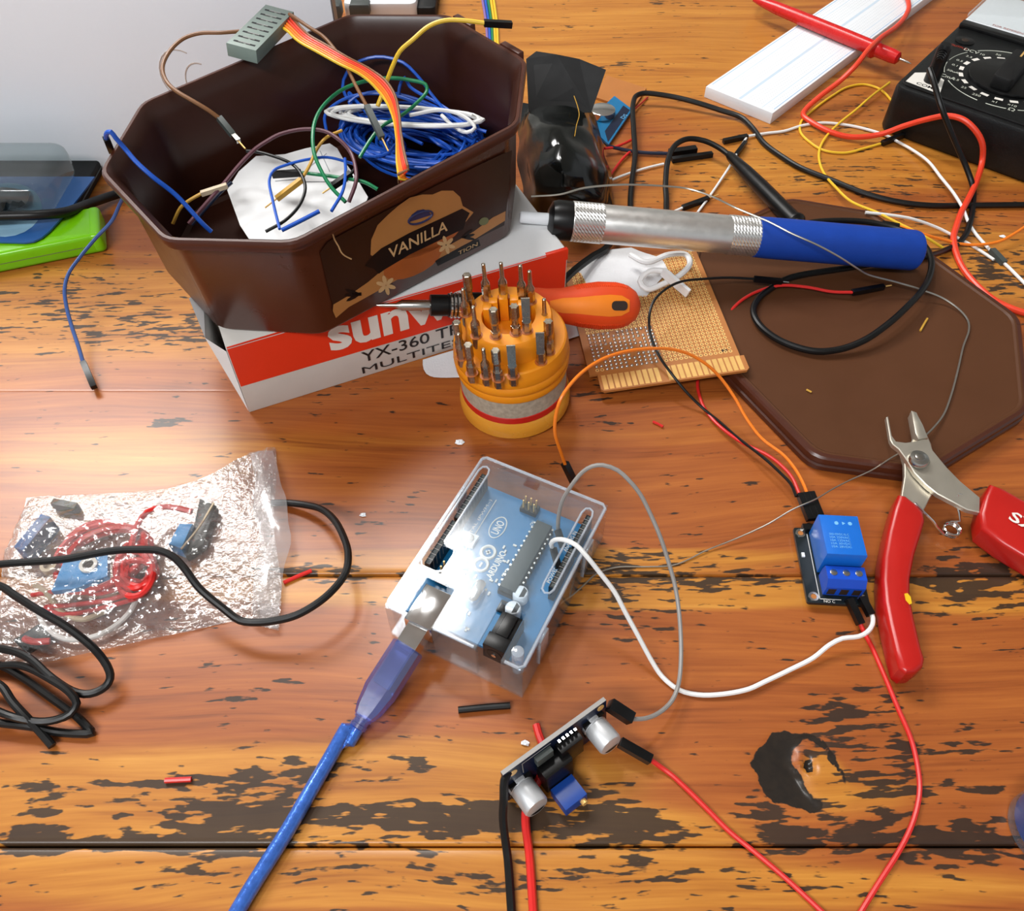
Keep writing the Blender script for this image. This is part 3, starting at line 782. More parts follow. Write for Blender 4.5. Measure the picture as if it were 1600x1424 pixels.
# ------------------------------------------------------------------ microcontroller board in a clear case
AT = U(755, 712, 25)
AF = Fr((AT[0], AT[1], 0), (0.894, -0.447, 0), (0.447, 0.894, 0))   # local y runs away from the viewer, so v = -y
def cu(VF): # local (u, v, z) with v towards the usb end
    V = np.asarray(VF[0], float).copy(); V[:, 1] *= -1; return AF((V, VF[1]))
def cp(u, v, z): return AF.at(u, -v, z)
t = thing('board_case', 'clear plastic case around the blue microcontroller board', 'case', cp(29, 40, 0))
us = [0, 1.6, 2.0, 6.6, 8.0, 12.5, 20.8, 22.5, 29, 39.4, 50.0, 50.6, 55.2, 57.4, 59]
vs = [0, 1.8, 5.0, 6.5, 11, 47, 48.5, 53, 59.5, 62.5, 79.2, 81]
def top_ok(u, v):
    if 2.0 < u < 6.6 and 5.0 < v < 59.5: return False
    if 6.6 < u < 12.5 and 47 < v < 59.5: return False
    if 50.6 < u < 55.2 and 5 < v < 48.5: return False
    if 8 < u < 20.8 and v > 62.5: return False
    if 39.4 < u < 50.0 and v > 59.5: return False
    if 22.5 < u < 29 and 1.8 < v < 6.5: return False
    return True
part(t, 'case_top', cu(cells(us, vs, top_ok, 23.2, 25)), M['case'], False)
def wall_ok(u, v):
    if 1.6 < u < 57.4 and 1.8 < v < 79.2: return False
    if v > 79.2 and (8 < u < 20.8 or 39.4 < u < 50.0): return False
    return True
part(t, 'case_wall', cu(cells(us, vs, wall_ok, 1.8, 23.2)), M['case'], False)
part(t, 'case_floor', cu(cells([0, 59], [0, 81], lambda u, v: True, 0, 1.8)), M['case'], False)
M['case_edge'] = clear('case_edge_plastic', (236, 240, 246), 1.5, 0.12, 0.30, (232, 240, 248), 1.0, 0.0, 100, 0.08)
lip = lambda: tube([cp(*p) for p in ((0.4, 2, 25), (2, .4, 25), (57, .4, 25), (58.6, 2, 25), (58.6, 79, 25), (57, 80.6, 25), (51.4, 80.6, 25))], 0.7, 6, raw=True)
part(t, 'case_lip', merge(lip(), tube([cp(38.6, 80.6, 25), cp(21.6, 80.6, 25)], .7, 6, raw=True), tube([cp(7.4, 80.6, 25), cp(2, 80.6, 25), cp(.4, 79, 25), cp(.4, 2, 25)], .7, 6, raw=True)), M['case_edge'])
slotl = [cp(*p, 25) for p in ((2.0, 8), (2.7, 5.6), (4.3, 4.8), (5.9, 5.6), (6.6, 8), (6.6, 46), (8, 47), (12, 47.2), (12.8, 50), (12.5, 58), (10, 59.6), (4, 59.6), (2.0, 57), (2.0, 8))]
slotr = [cp(*p, 25) for p in ((50.6, 8), (51.3, 5.6), (52.9, 4.8), (54.5, 5.6), (55.2, 8), (55.2, 46), (54.4, 48), (52.6, 48.7), (51, 47.6), (50.6, 45), (50.6, 8))]
part(t, 'slot_edge', tube(slotl, .5, 6, raw=True), M['case_edge'])
part(t, 'slot_edge', tube(slotr, .5, 6, raw=True), M['case_edge'])
part(t, 'clip_tab', cu(box(-.8, 16, 3, .2, 24, 22, .3)), M['case_edge']); part(t, 'clip_tab', cu(box(58.8, 16, 3, 59.8, 24, 22, .3)), M['case_edge'])
part(t, 'clip_tab', cu(box(58.8, 60, 3, 59.8, 67, 22, .3)), M['case_edge'])
part(t, 'screw_boss', cu(merge(prism(circle(5.2, 68, 2.8, 18), 22.8, 25.2, .2))), M['case_edge'])
part(t, 'screw_boss', cu(merge(prism(circle(54, 75, 2.4, 18), 10, 25.1, .2))), M['case_edge'])

t = thing('microcontroller_board', 'blue microcontroller board inside the clear case', 'circuit board', cp(29.6, 40, 2))
bo = [(2.2, 8), (4.7, 5), (54.6, 5), (57, 7.5), (57, 73.6), (2.2, 73.6)]
pcb = part(t, 'circuit_board', cu(prism(bo, 9.6, 11.2)), M['pcb_blue'], False)
for u_, v_ in ((6, 12), (54, 12), (6, 60), (54, 70)):
    part(pcb, 'standoff', cu(prism(circle(u_, v_, 2.4, 12), 1.8, 9.6)), M['case_edge'])
def header(u, v0, n, nm='pin_header'):
    h = part(t, nm, cu(box(u - 1.3, v0, 11.2, u + 1.3, v0 + 2.54 * n, 21.4, .15)), M['black_plastic'], False)
    part(h, 'pin_sockets', cu(merge(*[box(u - .55, v0 + 2.54 * i + .65, 21.35, u + .55, v0 + 2.54 * i + 1.9, 21.48) for i in range(n)])), M['heat_shrink'], False, stuff=True)
    part(h, 'pin_gaps', cu(merge(*[box(u - 1.36, v0 + 2.54 * i - .12, 15, u + 1.36, v0 + 2.54 * i + .12, 21.5) for i in range(1, n)])), M['grey_wire'], False, stuff=True)
header(4.1, 6.5, 10); header(4.1, 33.4, 9)
header(53.4, 5.8, 6); header(53.4, 23.4, 8)
ch = part(t, 'dip_chip', cu(box(33.5, 15, 13.5, 40.5, 50, 17.5, .4)), M['heat_shrink'])
part(ch, 'chip_socket', cu(box(32.8, 14.5, 11.2, 41.2, 50.5, 13.5)), M['black_plastic'], False)
part(ch, 'chip_legs', cu(merge(*[box(a_, 15.5 + 2.54 * i, 12, a_ + .9, 16.4 + 2.54 * i, 16) for i in range(14) for a_ in (32.4, 40.7)])), M['steel'], False, stuff=True)
us_ = part(t, 'usb_socket', cu(box(8.6, 64.5, 11.2, 20.4, 81.2, 22.4, .3)), M['chrome'])
jk = part(t, 'power_jack', cu(merge(box(40.4, 60.5, 11.2, 49.6, 71, 20.5, .5), box(40.2, 71, 11.2, 49.8, 76.8, 22.2, .4))), M['black_plastic'])
part(jk, 'jack_barrel', cu(box(42.4, 61, 20.3, 47.6, 71, 22, .8)), M['black_plastic'])
fj = axis_frame(cp(45, 76.85, 16.8), cp(45, 78, 16.8) - cp(45, 76.85, 16.8))
part(jk, 'jack_hole', fj(lathe([(3.2, 0), (3.2, .12)], 18)), M['hole']); part(jk, 'jack_pin', fj(lathe([(1, .1), (1, .6)], 12)), M['chrome'])
for u_, v_ in ((42.2, 48.6), (42.6, 56.0)):
    cfm = Fr(cp(u_, v_, 11.2), AF.ex, AF.ey)
    cc = part(t, 'capacitor', cfm(lathe([(3.2, 0), (3.2, 5), (2.9, 5.6), (2.6, 5.8)], 20)), M['white_plastic'])
    part(cc, 'polarity_mark', cfm((A([(0.4, -2.5, 5.86), (2.2, -1.5, 5.86), (2.2, 1.5, 5.86), (.4, 2.5, 5.86)]), [(0, 1, 2, 3)])), M['black_plastic'], False)
part(t, 'crystal', cu(prism(rrect(23.6, 49.5, 28, 60, 2.1), 11.2, 15, .4)), M['chrome'])
part(t, 'reset_button', cu(box(8.6, 31, 11.2, 14, 37, 13.4, .2)), M['white_plastic'])
part(t, 'reset_button_cap', cu(prism(circle(11.3, 34, 1.8, 16), 13.4, 14.6, .2)), M['grey_wire'])
part(t, 'usb_chip', cu(box(11, 49, 11.2, 17, 55, 12.6, .1)), M['black_plastic'])
ic = part(t, 'programming_pins', cu(box(7.6, 49.8, 11.2, 12.4, 57.4, 13.8)), M['black_plastic'], False)
part(ic, 'pins', cu(merge(*[box(8.5 + 2.4 * i, 50.8 + 2.5 * j, 13.8, 9.1 + 2.4 * i, 51.4 + 2.5 * j, 19) for i in range(2) for j in range(3)])), M['gold'], False, stuff=True)
ic = part(t, 'programming_pins', cu(box(23.2, 6, 11.2, 30.8, 10.8, 13.8)), M['black_plastic'], False)
part(ic, 'pins', cu(merge(*[box(24.2 + 2.5 * i, 7 + 2.4 * j, 13.8, 24.8 + 2.5 * i, 7.6 + 2.4 * j, 19) for i in range(3) for j in range(2)])), M['gold'], False, stuff=True)
part(t, 'regulator', cu(box(36, 53, 11.2, 40, 58, 13, .2)), M['black_plastic'])
rnd = random.Random(3)
sm = []
for k in range(34):
    u_ = rnd.uniform(15, 31); v_ = rnd.uniform(12, 70)
    if 12 < v_ < 46 and u_ < 25: continue
    a_, b_ = (1.6, .8) if rnd.random() < .5 else (.8, 1.6)
    sm.append(box(u_, v_, 11.2, u_ + a_, v_ + b_, 11.8))
part(t, 'small_parts', cu(merge(*sm)), M['print_white'], False, stuff=True)
fb = lambda u, v, z=11.24: Fr(cp(u, v, z), AF.ey, -AF.ex)      # print reads away from the usb end
text(t, 'logo_lettering', 'ARDUINO', fb(26.3, 39), 14, 3.0, M['print_white'], bold=.03)
text(t, 'name_lettering', 'UNO', fb(18.6, 22.5), 7.0, 3.6, M['print_white'], bold=.02)
ov = [cp(18.6 + 3.2 * math.cos(a_), 22.5 + 5.6 * math.sin(a_), 11.3) for a_ in np.linspace(0, 2 * math.pi, 25)]
part(t, 'name_ring', tube(ov, .28, 5, raw=True), M['print_white'])
for s_ in (-1, 1):
    rg = [cp(20.6 + 2.9 * math.cos(a_), 38.6 + s_ * 3.3 + 3.0 * math.sin(a_), 11.3) for a_ in np.linspace(0, 2 * math.pi, 25)]
    part(t, 'logo_ring', tube(rg, .75, 6, raw=True), M['print_white'])
part(t, 'logo_sign', cu(merge(box(20.2, 40.8, 11.2, 21, 43, 11.5), box(20.2, 34.2, 11.2, 21, 36.4, 11.5), box(19.5, 34.9, 11.2, 21.7, 35.7, 11.5))), M['print_white'], False)
text(t, 'board_lettering', 'DIGITAL (PWM~)', fb(9.4, 24), 26, 1.7, M['print_white'])
part(t, 'print_line', cu(box(11.2, 10, 11.2, 11.6, 45, 11.27)), M['print_white'], False)
text(t, 'board_lettering', 'POWER', fb(49.2, 33), 8, 1.6, M['print_white'])
text(t, 'board_lettering', 'ANALOG IN', fb(49.2, 15), 11, 1.6, M['print_white'])
text(t, 'board_lettering', 'TX', fb(15.0, 45.5), 2.4, 1.5, M['print_white'])
text(t, 'board_lettering', 'RX', fb(18.0, 45.5), 2.4, 1.5, M['print_white'])
text(t, 'board_lettering', 'ON', fb(31.0, 14), 2.4, 1.6, M['print_white'])

# ------------------------------------------------------------------ usb cable
t = thing('usb_cable', 'translucent blue usb cable plugged into the board', 'cable', U(600, 1090, 0))
pa = cp(14.5, 79.5, 16.8); pb = U(620, 1040, 12); 
ud = pb - pa; ud /= np.linalg.norm(ud)
uf = axis_frame(pa, ud)
Lp = np.linalg.norm(U(577, 1085, 9) - pa)
part(t, 'metal_plug', uf(box(-4.2, -3.7, 0, 4.2, 3.7, 10.5, .6)), M['chrome'])
def orect(a_, b_, c_): return [(-a_, -b_ + c_), (-a_ + c_, -b_), (a_ - c_, -b_), (a_, -b_ + c_), (a_, b_ - c_), (a_ - c_, b_), (-a_ + c_, b_), (-a_, b_ - c_)]
rings = []
for z_, a_, b_ in ((8.5, 5.4, 4.6), (9.2, 6.0, 5.2), (28, 6.0, 5.2), (30.0, 5.6, 4.8), (35, 4.8, 4.3), (38.5, 3.4, 3.4)):
    rings.append(A([(p[0], p[1], z_) for p in orect(a_, b_, a_ * .38)]))
part(t, 'plug_shell', uf(loft(rings, True, True)), M['usb_blue'], angle=25)
part(t, 'inner_sleeve', uf(box(-3.8, -3.2, 9.6, 3.8, 3.2, 26, .8)), M['chrome'])
part(t, 'strain_relief', uf(lathe([(3.6, 38), (3.6, 39.4), (3.0, 39.6), (3.0, 41), (3.4, 41.2), (3.4, 42.6), (2.7, 43), (2.6, 47)], 14)), M['usb_blue'])
e0 = uf.at(0, 0, 43)
part(t, 'cable', tube([e0, uf.at(0, 0, 50)] + W([(545, 1135, 5), (515, 1185, 3.2), (480, 1245, 3), (445, 1305, 3), (415, 1352, 3), (385, 1400, 3), (350, 1460, 3)]), 2.75, 12), M['usb_cable'])

# ------------------------------------------------------------------ relay module
RO = U(1240, 828, 4); RF = Fr((RO[0], RO[1], 0), (1, 0.02, 0))
t = thing('relay_module', 'small dark circuit board with a blue relay cube beside the red cutters', 'relay', RF.at(13, -17, 0))
rp = lambda VF: RF(VF)
RFl = Fr(RO * A([1, 1, 0]), (0.998, -0.06, 0), (0.055, 0.998, 0))
part(t, 'circuit_board', RFl(prism(rrect(0, -35.5, 25.5, 1, 1), 2.6, 4.2)), M['pcb_black'], False)
for x_, y_ in ((2.6, -1.8), (2.9, -32.6), (22.8, -32.6)):
    V, F = lathe([(1.2, 4.15), (1.2, 4.5), (2.1, 4.5), (2.1, 4.15)], 18, False)
    part(t, 'mounting_ring', RFl((V + A([x_, y_, 0]), F)), M['steel'])
    part(t, 'mounting_hole', RFl(prism(circle(x_, y_, 1.2, 14), 4.2, 4.26)), M['perf'], False)
part(t, 'solder_pins', RFl(merge(*[box(x_, y_, .1, x_ + .9, y_ + .9, 2.6) for x_ in (5, 12, 20) for y_ in (-30, -18, -4)])), M['steel'], False, stuff=True)
rc = part(t, 'relay_cube', RFl(box(6.0, -21.4, 4.4, 22.4, -2.0, 20, .7)), M['relay_blue'])
for k in range(5): text(rc, 'relay_lettering', ('SRD-05VDC-SL-C', '10A 250VAC', '10A 125VAC', '10A 30VDC', '10A 28VDC')[k], Fr(RFl.at(12.6 + 0, -11.8 - k * 1.5, 20.06), RFl.ex, RFl.ey), 8, 1.0, M['relay_ink'])
for sx_ in (9.6, 12.4, 15.2):
    part(rc, 'relay_logo', RFl(prism(circle(sx_ + 3, -6.2, .9, 3 if sx_ == 12.4 else 8), 20.0, 20.06)), M['relay_ink'], False)
tb_prof = [(-31.4, 4.2), (-31.4, 10.2), (-29.2, 13.6), (-23.2, 13.6), (-22.4, 10), (-22.4, 4.2)]
V = A([(x_, y_, z_) for x_ in (6.8, 22.6) for y_, z_ in tb_prof]); n6 = 6
tbk = part(t, 'terminal_block', RFl((V, [tuple(range(6)), tuple(range(11, 5, -1))] + [(i, (i + 1) % 6, 6 + (i + 1) % 6, 6 + i) for i in range(6)])), M['term_blue'], False)
for k in range(3):
    part(tbk, 'terminal_screw', RFl(prism(circle(9.6 + 5.1 * k, -26.2, 1.5, 14), 13.5, 13.9, .15)), M['steel'])
    part(tbk, 'terminal_opening', RFl(box(8.0 + 5.1 * k, -31.55, 5, 11.2 + 5.1 * k, -31.3, 9)), M['hole'], False)
part(t, 'pin_row', RFl(box(3.5, -1.0, 4.2, 11.5, 1.8, 6.6)), M['black_plastic'], False)
part(t, 'board_outline', RFl(merge(box(5.2, -33.6, 4.2, 5.45, -2, 4.28), box(5.2, -33.6, 4.2, 14, -33.35, 4.28))), M['print_white'], False)
text(t, 'board_lettering', 'NO C', Fr(RFl.at(9, -34.5, 4.28), RFl.ex, RFl.ey), 4.5, 1.2, M['print_white'])
part(t, 'indicator_light', RFl(box(1.2, -14, 4.2, 2.4, -12, 5)), M['white_plastic'])

# ------------------------------------------------------------------ voltage converter module, tipped on its edge
v0 = U(784, 1209, 21.5); v1 = U(945, 1092, 21.5)
vx = (v1 - v0) / np.linalg.norm(v1 - v0)
vn = np.cross(vx, A([0, 0, 1.0])); vn = vn / np.linalg.norm(vn)          # horizontal, towards the viewer
tilt = math.radians(8)
vnn = vn * math.cos(tilt) + A([0, 0, 1]) * math.sin(tilt); vy = np.cross(vnn, vx)
VC = Fr(v0, vx, vy)      # x along the board, y up the board, z out of the component side
Lv = np.linalg.norm(v1 - v0)
t = thing('converter_module', 'voltage converter board with two silver capacitors tipped on its edge', 'circuit board', VC.at(Lv / 2, -21, 3) * A([1, 1, 0]))
part(t, 'circuit_board', VC(prism(rrect(0, -21.3, Lv, 0, .4), -.8, .8)), M['pcb_navy'], False)
part(t, 'board_rim', VC(box(0, -.25, -.8, Lv, .06, .8)), M['grey_wire'], False)
for x_, y_ in ((5.6, -14.4), (Lv - 6.4, -9.6)):
    c = part(t, 'capacitor', Fr(VC.at(x_, y_, 0.8), VC.ex, VC.ey)(lathe([(4.8, 0), (4.8, 1.2), (4.4, 1.6), (4.7, 2.0), (4.7, 9.8), (4.3, 10.5), (3.9, 10.6)], 24)), M['cap_can'])
    part(c, 'capacitor_base', Fr(VC.at(x_, y_, 0.8), VC.ex, VC.ey)(box(-4.4, -4.4, 0, 4.4, 4.4, 1.4)), M['black_plastic'], False)
    part(c, 'capacitor_mark', Fr(VC.at(x_, y_, 0.8), VC.ex, VC.ey)((A([(3.9 * math.cos(a_), 3.9 * math.sin(a_), 10.66) for a_ in np.linspace(-2.6, -.5, 12)]) * A([.9, .9, 1]), [tuple(range(12))])), M['black_plastic'], False)
ind = part(t, 'inductor', VC(box(12.5, -20, .8, 24.5, -8, 8, 1.2)), M['black_plastic'])
rg = part(t, 'regulator_chip', VC(box(21.5, -14.5, .8, 31, -4.5, 5.2, .3)), M['black_plastic'])
for k in range(5): part(rg, 'chip_leg', VC(box(22.4 + 1.75 * k, -5.0, 1.6, 23.3 + 1.75 * k, -1.4, 2.6)), M['chrome'], False)
part(t, 'diode', VC(box(12.5, -6.6, .8, 19.5, -2.6, 3.2, .3)), M['heat_shrink'])
tr = part(t, 'trimmer', VC(box(13.4, -21.6, 8.2, 22.8, -16.6, 17.2, .2)), M['trim_blue'])
part(tr, 'trimmer_screw', axis_frame(VC.at(20.8, -19, 17.2), vnn)(lathe([(1.2, 0), (1.2, 1.5)], 12)), M['gold'])
for x_, y_ in ((4.0, -3.4), (Lv - 2.6, -2.6), (2.6, -19), (Lv - 2.6, -19)):
    part(t, 'solder_pad', VC(prism(circle(x_, y_, 1.5, 14), .8, .95)), M['copper'])
part(t, 'board_outline', VC(merge(box(7.6, -8.5, .8, 7.9, -1.8, .9), box(7.6, -1.9, .8, 20, -1.6, .9))), M['grey_wire'], False)

# ------------------------------------------------------------------ bit holder and its bits
lean = math.radians(-3.2)
HF = Fr((1.6, 279, 0), (math.cos(lean), 0, -math.sin(lean)), (0, 1, 0))
t = thing('bit_holder', 'round orange-yellow screwdriver bit holder full of steel bits', 'bit holder', HF.o)
part(t, 'base', HF(lathe([(25.5, .3), (27.4, 1.6), (27.6, 5), (27.2, 8), (26.2, 10), (25.6, 11), (25.6, 27)], 48)), M['holder_base'])
part(t, 'red_stripe', HF(lathe([(25.75, 10.6), (26.1, 10.8), (26.1, 14.4), (25.75, 14.6)], 48, False)), M['sticker_red'])
part(t, 'sticker', HF(lathe([(25.75, 14.6), (25.9, 14.8), (25.9, 26), (25.75, 26.2)], 48, False)), M['sticker'])
def notch(i, z): return 1.0
part(t, 'bit_tier', HF(lathe([(24.5, 25.5), (26.6, 26), (27.2, 29), (26.6, 30.4), (27.4, 31.4), (27.6, 34.5), (26.9, 36), (27.3, 37), (27.0, 41), (26.2, 44.4), (25.4, 45), (19.5, 45)], 48)), M['holder'])
part(t, 'bit_tier', HF(lathe([(20.6, 44.6), (20.2, 50), (19.8, 56), (19.2, 56.8), (12.4, 56.8), (12.0, 56), (11.6, 46)], 48, True)), M['holder'])
part(t, 'core', HF(merge(*[box(-1.2 + 8.6 * math.cos(a_) - 2, 8.6 * math.sin(a_) - 2 + 1, 46, -1.2 + 8.6 * math.cos(a_) + 2, 8.6 * math.sin(a_) + 3, 59.5, .4) for a_ in (.5, 1.1, 1.7, 2.3, 2.9)])), M['holder'])
def socket(x, y, z): return HF((lathe([(2.9, z + .06), (2.9, z + .1)], 14)[0] + A([x, y, 0]), lathe([(2.9, 0), (2.9, 1)], 14)[1]))
def bit(kind, top, foot_z, label, grp):
    # top: point of the tip in holder coordinates; the bit stands along the holder axis
    x, y, z = top; L = z - foot_z
    ob = thing('screwdriver_bit', label, 'screwdriver bit', HF.at(x, y, foot_z), grp)
    f = Fr(HF.at(x, y, foot_z), HF.ex, HF.ey)
    hexa = lambda r, z0, z1: prism([(r * math.cos(math.pi / 3 * i), r * math.sin(math.pi / 3 * i)) for i in range(6)], z0, z1, .15)
    if kind == 'hex':
        part(ob, 'shank', f(hexa(2.15, 0, L * .45)), M['bit_steel'], False)
        part(ob, 'tip', f(merge(lathe([(2.0, L * .45), (1.6, L * .52), (1.6, L * .62), (2.0, L * .68), (2.0, L - .3), (1.7, L)], 6))), M['bit_steel'], False)
    elif kind == 'narrow':
        part(ob, 'shank', f(hexa(2.1, 0, L * .55)), M['bit_steel'], False)
        part(ob, 'tip', f(lathe([(2.05, L * .55), (2.0, L * .6), (1.0, L * .68), (.9, L - .3), (.6, L)], 10)), M['bit_steel'])
    elif kind == 'flat':
        part(ob, 'shank', f(hexa(2.1, 0, L * .5)), M['bit_steel'], False)
        V = A([(-1.7, -1.7, L * .5), (1.7, -1.7, L * .5), (1.7, 1.7, L * .5), (-1.7, 1.7, L * .5), (-1.9, -.35, L), (1.9, -.35, L), (1.9, .35, L), (-1.9, .35, L)])
        part(ob, 'tip', f((V, [(0, 1, 5, 4), (1, 2, 6, 5), (2, 3, 7, 6), (3, 0, 4, 7), (4, 5, 6, 7), (3, 2, 1, 0)])), M['bit_steel'], False)
    else:
        part(ob, 'shank', f(hexa(2.15, 0, L * .5)), M['bit_steel'], False)
        V, F = lathe([(1.9, L * .5), (1.5, L * .56), (1.5, L * .66), (2.1, L * .72), (2.1, L)], 12, True, lambda i, z_: 1.0 if (i % 2 == 0 or z_ < L * .7) else .72)
        part(ob, 'tip', f((V, F)), M['bit_steel'], False)
def holder_xy(px, py, z):
    q = ray_plane(px, py, HF.at(0, 0, z), HF.ez) - HF.o
    return np.dot(q, HF.ex), np.dot(q, HF.ey), z
inner = [('hex', 770.6, 483, 73, 'front of the inner ring, thick plain tip'), ('star', 803, 478, 73, 'front right of the inner ring, star tip'), ('flat', 820.7, 466, 76, 'right of the inner ring with a broad flat blade'), ('narrow', 827, 423, 75, 'rear right of the inner ring with a thin tip'),
         ('narrow', 812.6, 414, 77, 'rear of the inner ring, right of centre'), ('narrow', 782.6, 410, 77, 'rear centre of the inner ring, thin tip'), ('narrow', 755, 412, 77, 'rear left of the inner ring, thin tip'),
         ('hex', 729, 429, 75, 'left rear of the inner ring, thick hexagonal tip'), ('narrow', 723, 451, 72, 'far left of the inner ring, short thin tip'), ('narrow', 739, 479, 74, 'front left of the inner ring, thin tip')]
outer = [('hex', 713, 503, 62, 'left of the outer ring, thick hexagonal tip'), ('narrow', 716, 521, 60, 'left of the outer ring, second towards the viewer'), ('hex', 731, 538, 63, 'front left of the outer ring, widest hexagonal tip'), ('narrow', 755, 545, 62, 'front of the outer ring with a thin tip'),
         ('hex', 774, 547, 63, 'front centre of the outer ring, plain tip'), ('flat', 798, 540, 64, 'front right of the outer ring, flat blade'), ('flat', 843.5, 520, 63, 'right of the outer ring, flat blade'), ('star', 856.6, 502, 64, 'right of the outer ring, flower shaped tip'),
         ('narrow', 850, 467, 66, 'rear right of the outer ring, thin tip')]
for kd, x, y, z, lb in inner:
    q = holder_xy(x, y, z); bit(kd, q, 50, 'steel screwdriver bit at the ' + lb, 'bits in the inner ring of the bit holder')
    rr_ = math.hypot(q[0], q[1]); part(t, 'bit_socket', socket(q[0], q[1], 56.8), M['label_orange'], False)
for kd, x, y, z, lb in outer:
    q = holder_xy(x, y, z); bit(kd, q, 40, 'steel screwdriver bit at the ' + lb, 'bits in the outer ring of the bit holder')
    part(t, 'bit_socket', socket(q[0], q[1], 45.0), M['label_orange'], False)

# ------------------------------------------------------------------ ratchet screwdriver
s0 = U(588, 477, 48.5); s1 = U(1016, 478, 30)
sd = (s1 - s0) / np.linalg.norm(s1 - s0); SLn = np.linalg.norm(s1 - s0)
SF = axis_frame(s0, sd)
t = thing('screwdriver', 'orange handled screwdriver lying behind the bit holder', 'screwdriver', (s0 + s1) / 2 * A([1, 1, .8]))
fr_ = lambda px: np.dot(U(px, 477, 42) - s0, sd)
part(t, 'shaft', SF(lathe([(.3, 0), (.9, 2), (1.0, 9), (2.6, 12), (2.6, fr_(672))], 12)), M['steel'])
part(t, 'collar', SF(lathe([(4.6, fr_(670)), (5.2, fr_(671)), (5.2, fr_(698)), (5.8, fr_(699)), (5.8, fr_(722)), (6.4, fr_(730)), (6.4, fr_(790))], 18)), M['black_plastic'])
for px in (701, 707, 713): part(t, 'collar_ring', SF(lathe([(5.8, fr_(px)), (6.3, fr_(px) + .3), (6.3, fr_(px) + 1.2), (5.8, fr_(px) + 1.4)], 18, False)), M['chrome'])
hb = [(790, 7.4), (800, 8.8), (838, 8.9), (860, 8.4), (885, 8.6), (915, 10.6), (945, 11.8), (975, 11.6), (995, 10.2), (1008, 7.6), (1015, 4.2), (1018, 1.2)]
V, F = lathe([(r, fr_(p)) for p, r in hb], 32)
hd_ = part(t, 'handle', SF((V, F)), M['driver_red'])
# inlay on the side that faces the viewer and the lamp
iv = []
for (p0, r0, w0) in ((858, 8.5, .26), (880, 8.75, .42), (905, 10.0, .40), (930, 11.5, .42), (955, 12.0, .45), (975, 11.85, .42), (988, 11.1, .25)):
    for a_ in np.linspace(-w0, w0, 7): iv.append((r0 + .15, a_, w0, fr_(p0)))
camdir = A([0, 0, CAMH]) - (s0 + s1) / 2
ina = math.atan2(np.dot(camdir, SF.ey), np.dot(camdir, SF.ex))
IV = A([(r * math.cos(a_ + ina), r * math.sin(a_ + ina), z_) for r, a_, w_, z_ in iv])
IF = [(7 * i + j, 7 * i + j + 1, 7 * i + 8 + j, 7 * i + 7 + j) for i in range(6) for j in range(6)]
part(hd_, 'inlay', SF((IV, IF)), M['driver_yellow'])
hole_f = Fr(SF.at(12.1 * math.cos(ina), 12.1 * math.sin(ina), fr_(970)), SF.ez, np.cross(SF.p(A([math.cos(ina), math.sin(ina), 0])) - SF.o, SF.ez))
part(hd_, 'hanging_hole', hole_f(prism(rrect(-4.0, -2.3, 4.0, 2.3, 2.0), -1.0, .25)), M['hole'], False)
ribs = []
for k in range(26):
    z_ = fr_(905 + 3.3 * k)
    r_ = np.interp(905 + 3.3 * k, [p for p, _ in hb], [r for _, r in hb])
    for sg in (-1, 1):
        a_ = ina + sg * 1.15
        q = SF.at(r_ * math.cos(a_), r_ * math.sin(a_), z_)
        ribs.append(tube([SF.at((r_ + .05) * math.cos(a_ + d_), (r_ + .05) * math.sin(a_ + d_), z_ + d_ * 2) for d_ in np.linspace(-.22, .22, 4)], .35, 4, raw=True))
part(hd_, 'grip_ribs', merge(*ribs), M['driver_red'], stuff=True)

# ------------------------------------------------------------------ solder sucker
p0 = U(812, 339, 50); p1 = U(1434, 392, 23)
kd = (p1 - p0) / np.linalg.norm(p1 - p0); KF = axis_frame(p0, kd)
KL = np.linalg.norm(p1 - p0)
def kf(px):
    lo, hi = 0.0, KL
    for _ in range(40):
        m_ = (lo + hi) / 2; q = p0 + kd * m_
        w_ = q[1] * CT - (q[2] - CAMH) * ST
        if CX + FPX * q[0] / w_ < px: lo = m_
        else: hi = m_
    return lo
t = thing('solder_sucker', 'aluminium desoldering pump with a blue sleeve lying across the lid', 'desoldering pump', (p0 + p1) / 2 * A([1, 1, .4]))
part(t, 'nozzle', KF(lathe([(2.6, 0), (3.1, .6), (3.2, kf(850)), (3.4, kf(862))], 16)), M['white_plastic'])
part(t, 'end_cap', KF(lathe([(5.5, kf(856)), (9.5, kf(862)), (10.4, kf(870)), (10.4, kf(892))], 24)), M['black_plastic'])
part(t, 'barrel', KF(lathe([(10.0, kf(890)), (10.2, kf(890) + .6), (10.2, kf(1184)), (9, kf(1186))], 36)), M['alu'])
def knurl(z0, z1):
    n, m = 64, 18; V = []; F = []
    for j in range(m + 1):
        for i in range(n):
            a_ = 2 * math.pi * (i + .5 * (j % 2)) / n; r_ = 10.22 + (.28 if (i + j) % 2 else 0.0)
            V.append((r_ * math.cos(a_), r_ * math.sin(a_), z0 + (z1 - z0) * j / m))
    for j in range(m):
        for i in range(n):
            k = (i + 1) % n; F.append((j * n + i, j * n + k, j * n + n + k, j * n + n + i))
    return A(V), F
part(t, 'knurled_band', KF(knurl(kf(893), kf(940))), M['alu'], False)
part(t, 'knurled_band', KF(knurl(kf(1136), kf(1180))), M['alu'], False)
part(t, 'sleeve', KF(lathe([(9.8, kf(1178)), (10.7, kf(1180)), (11.0, kf(1200)), (11.0, kf(1424)), (10.4, kf(1430)), (8.5, KL)], 32)), M['blue_foam'])

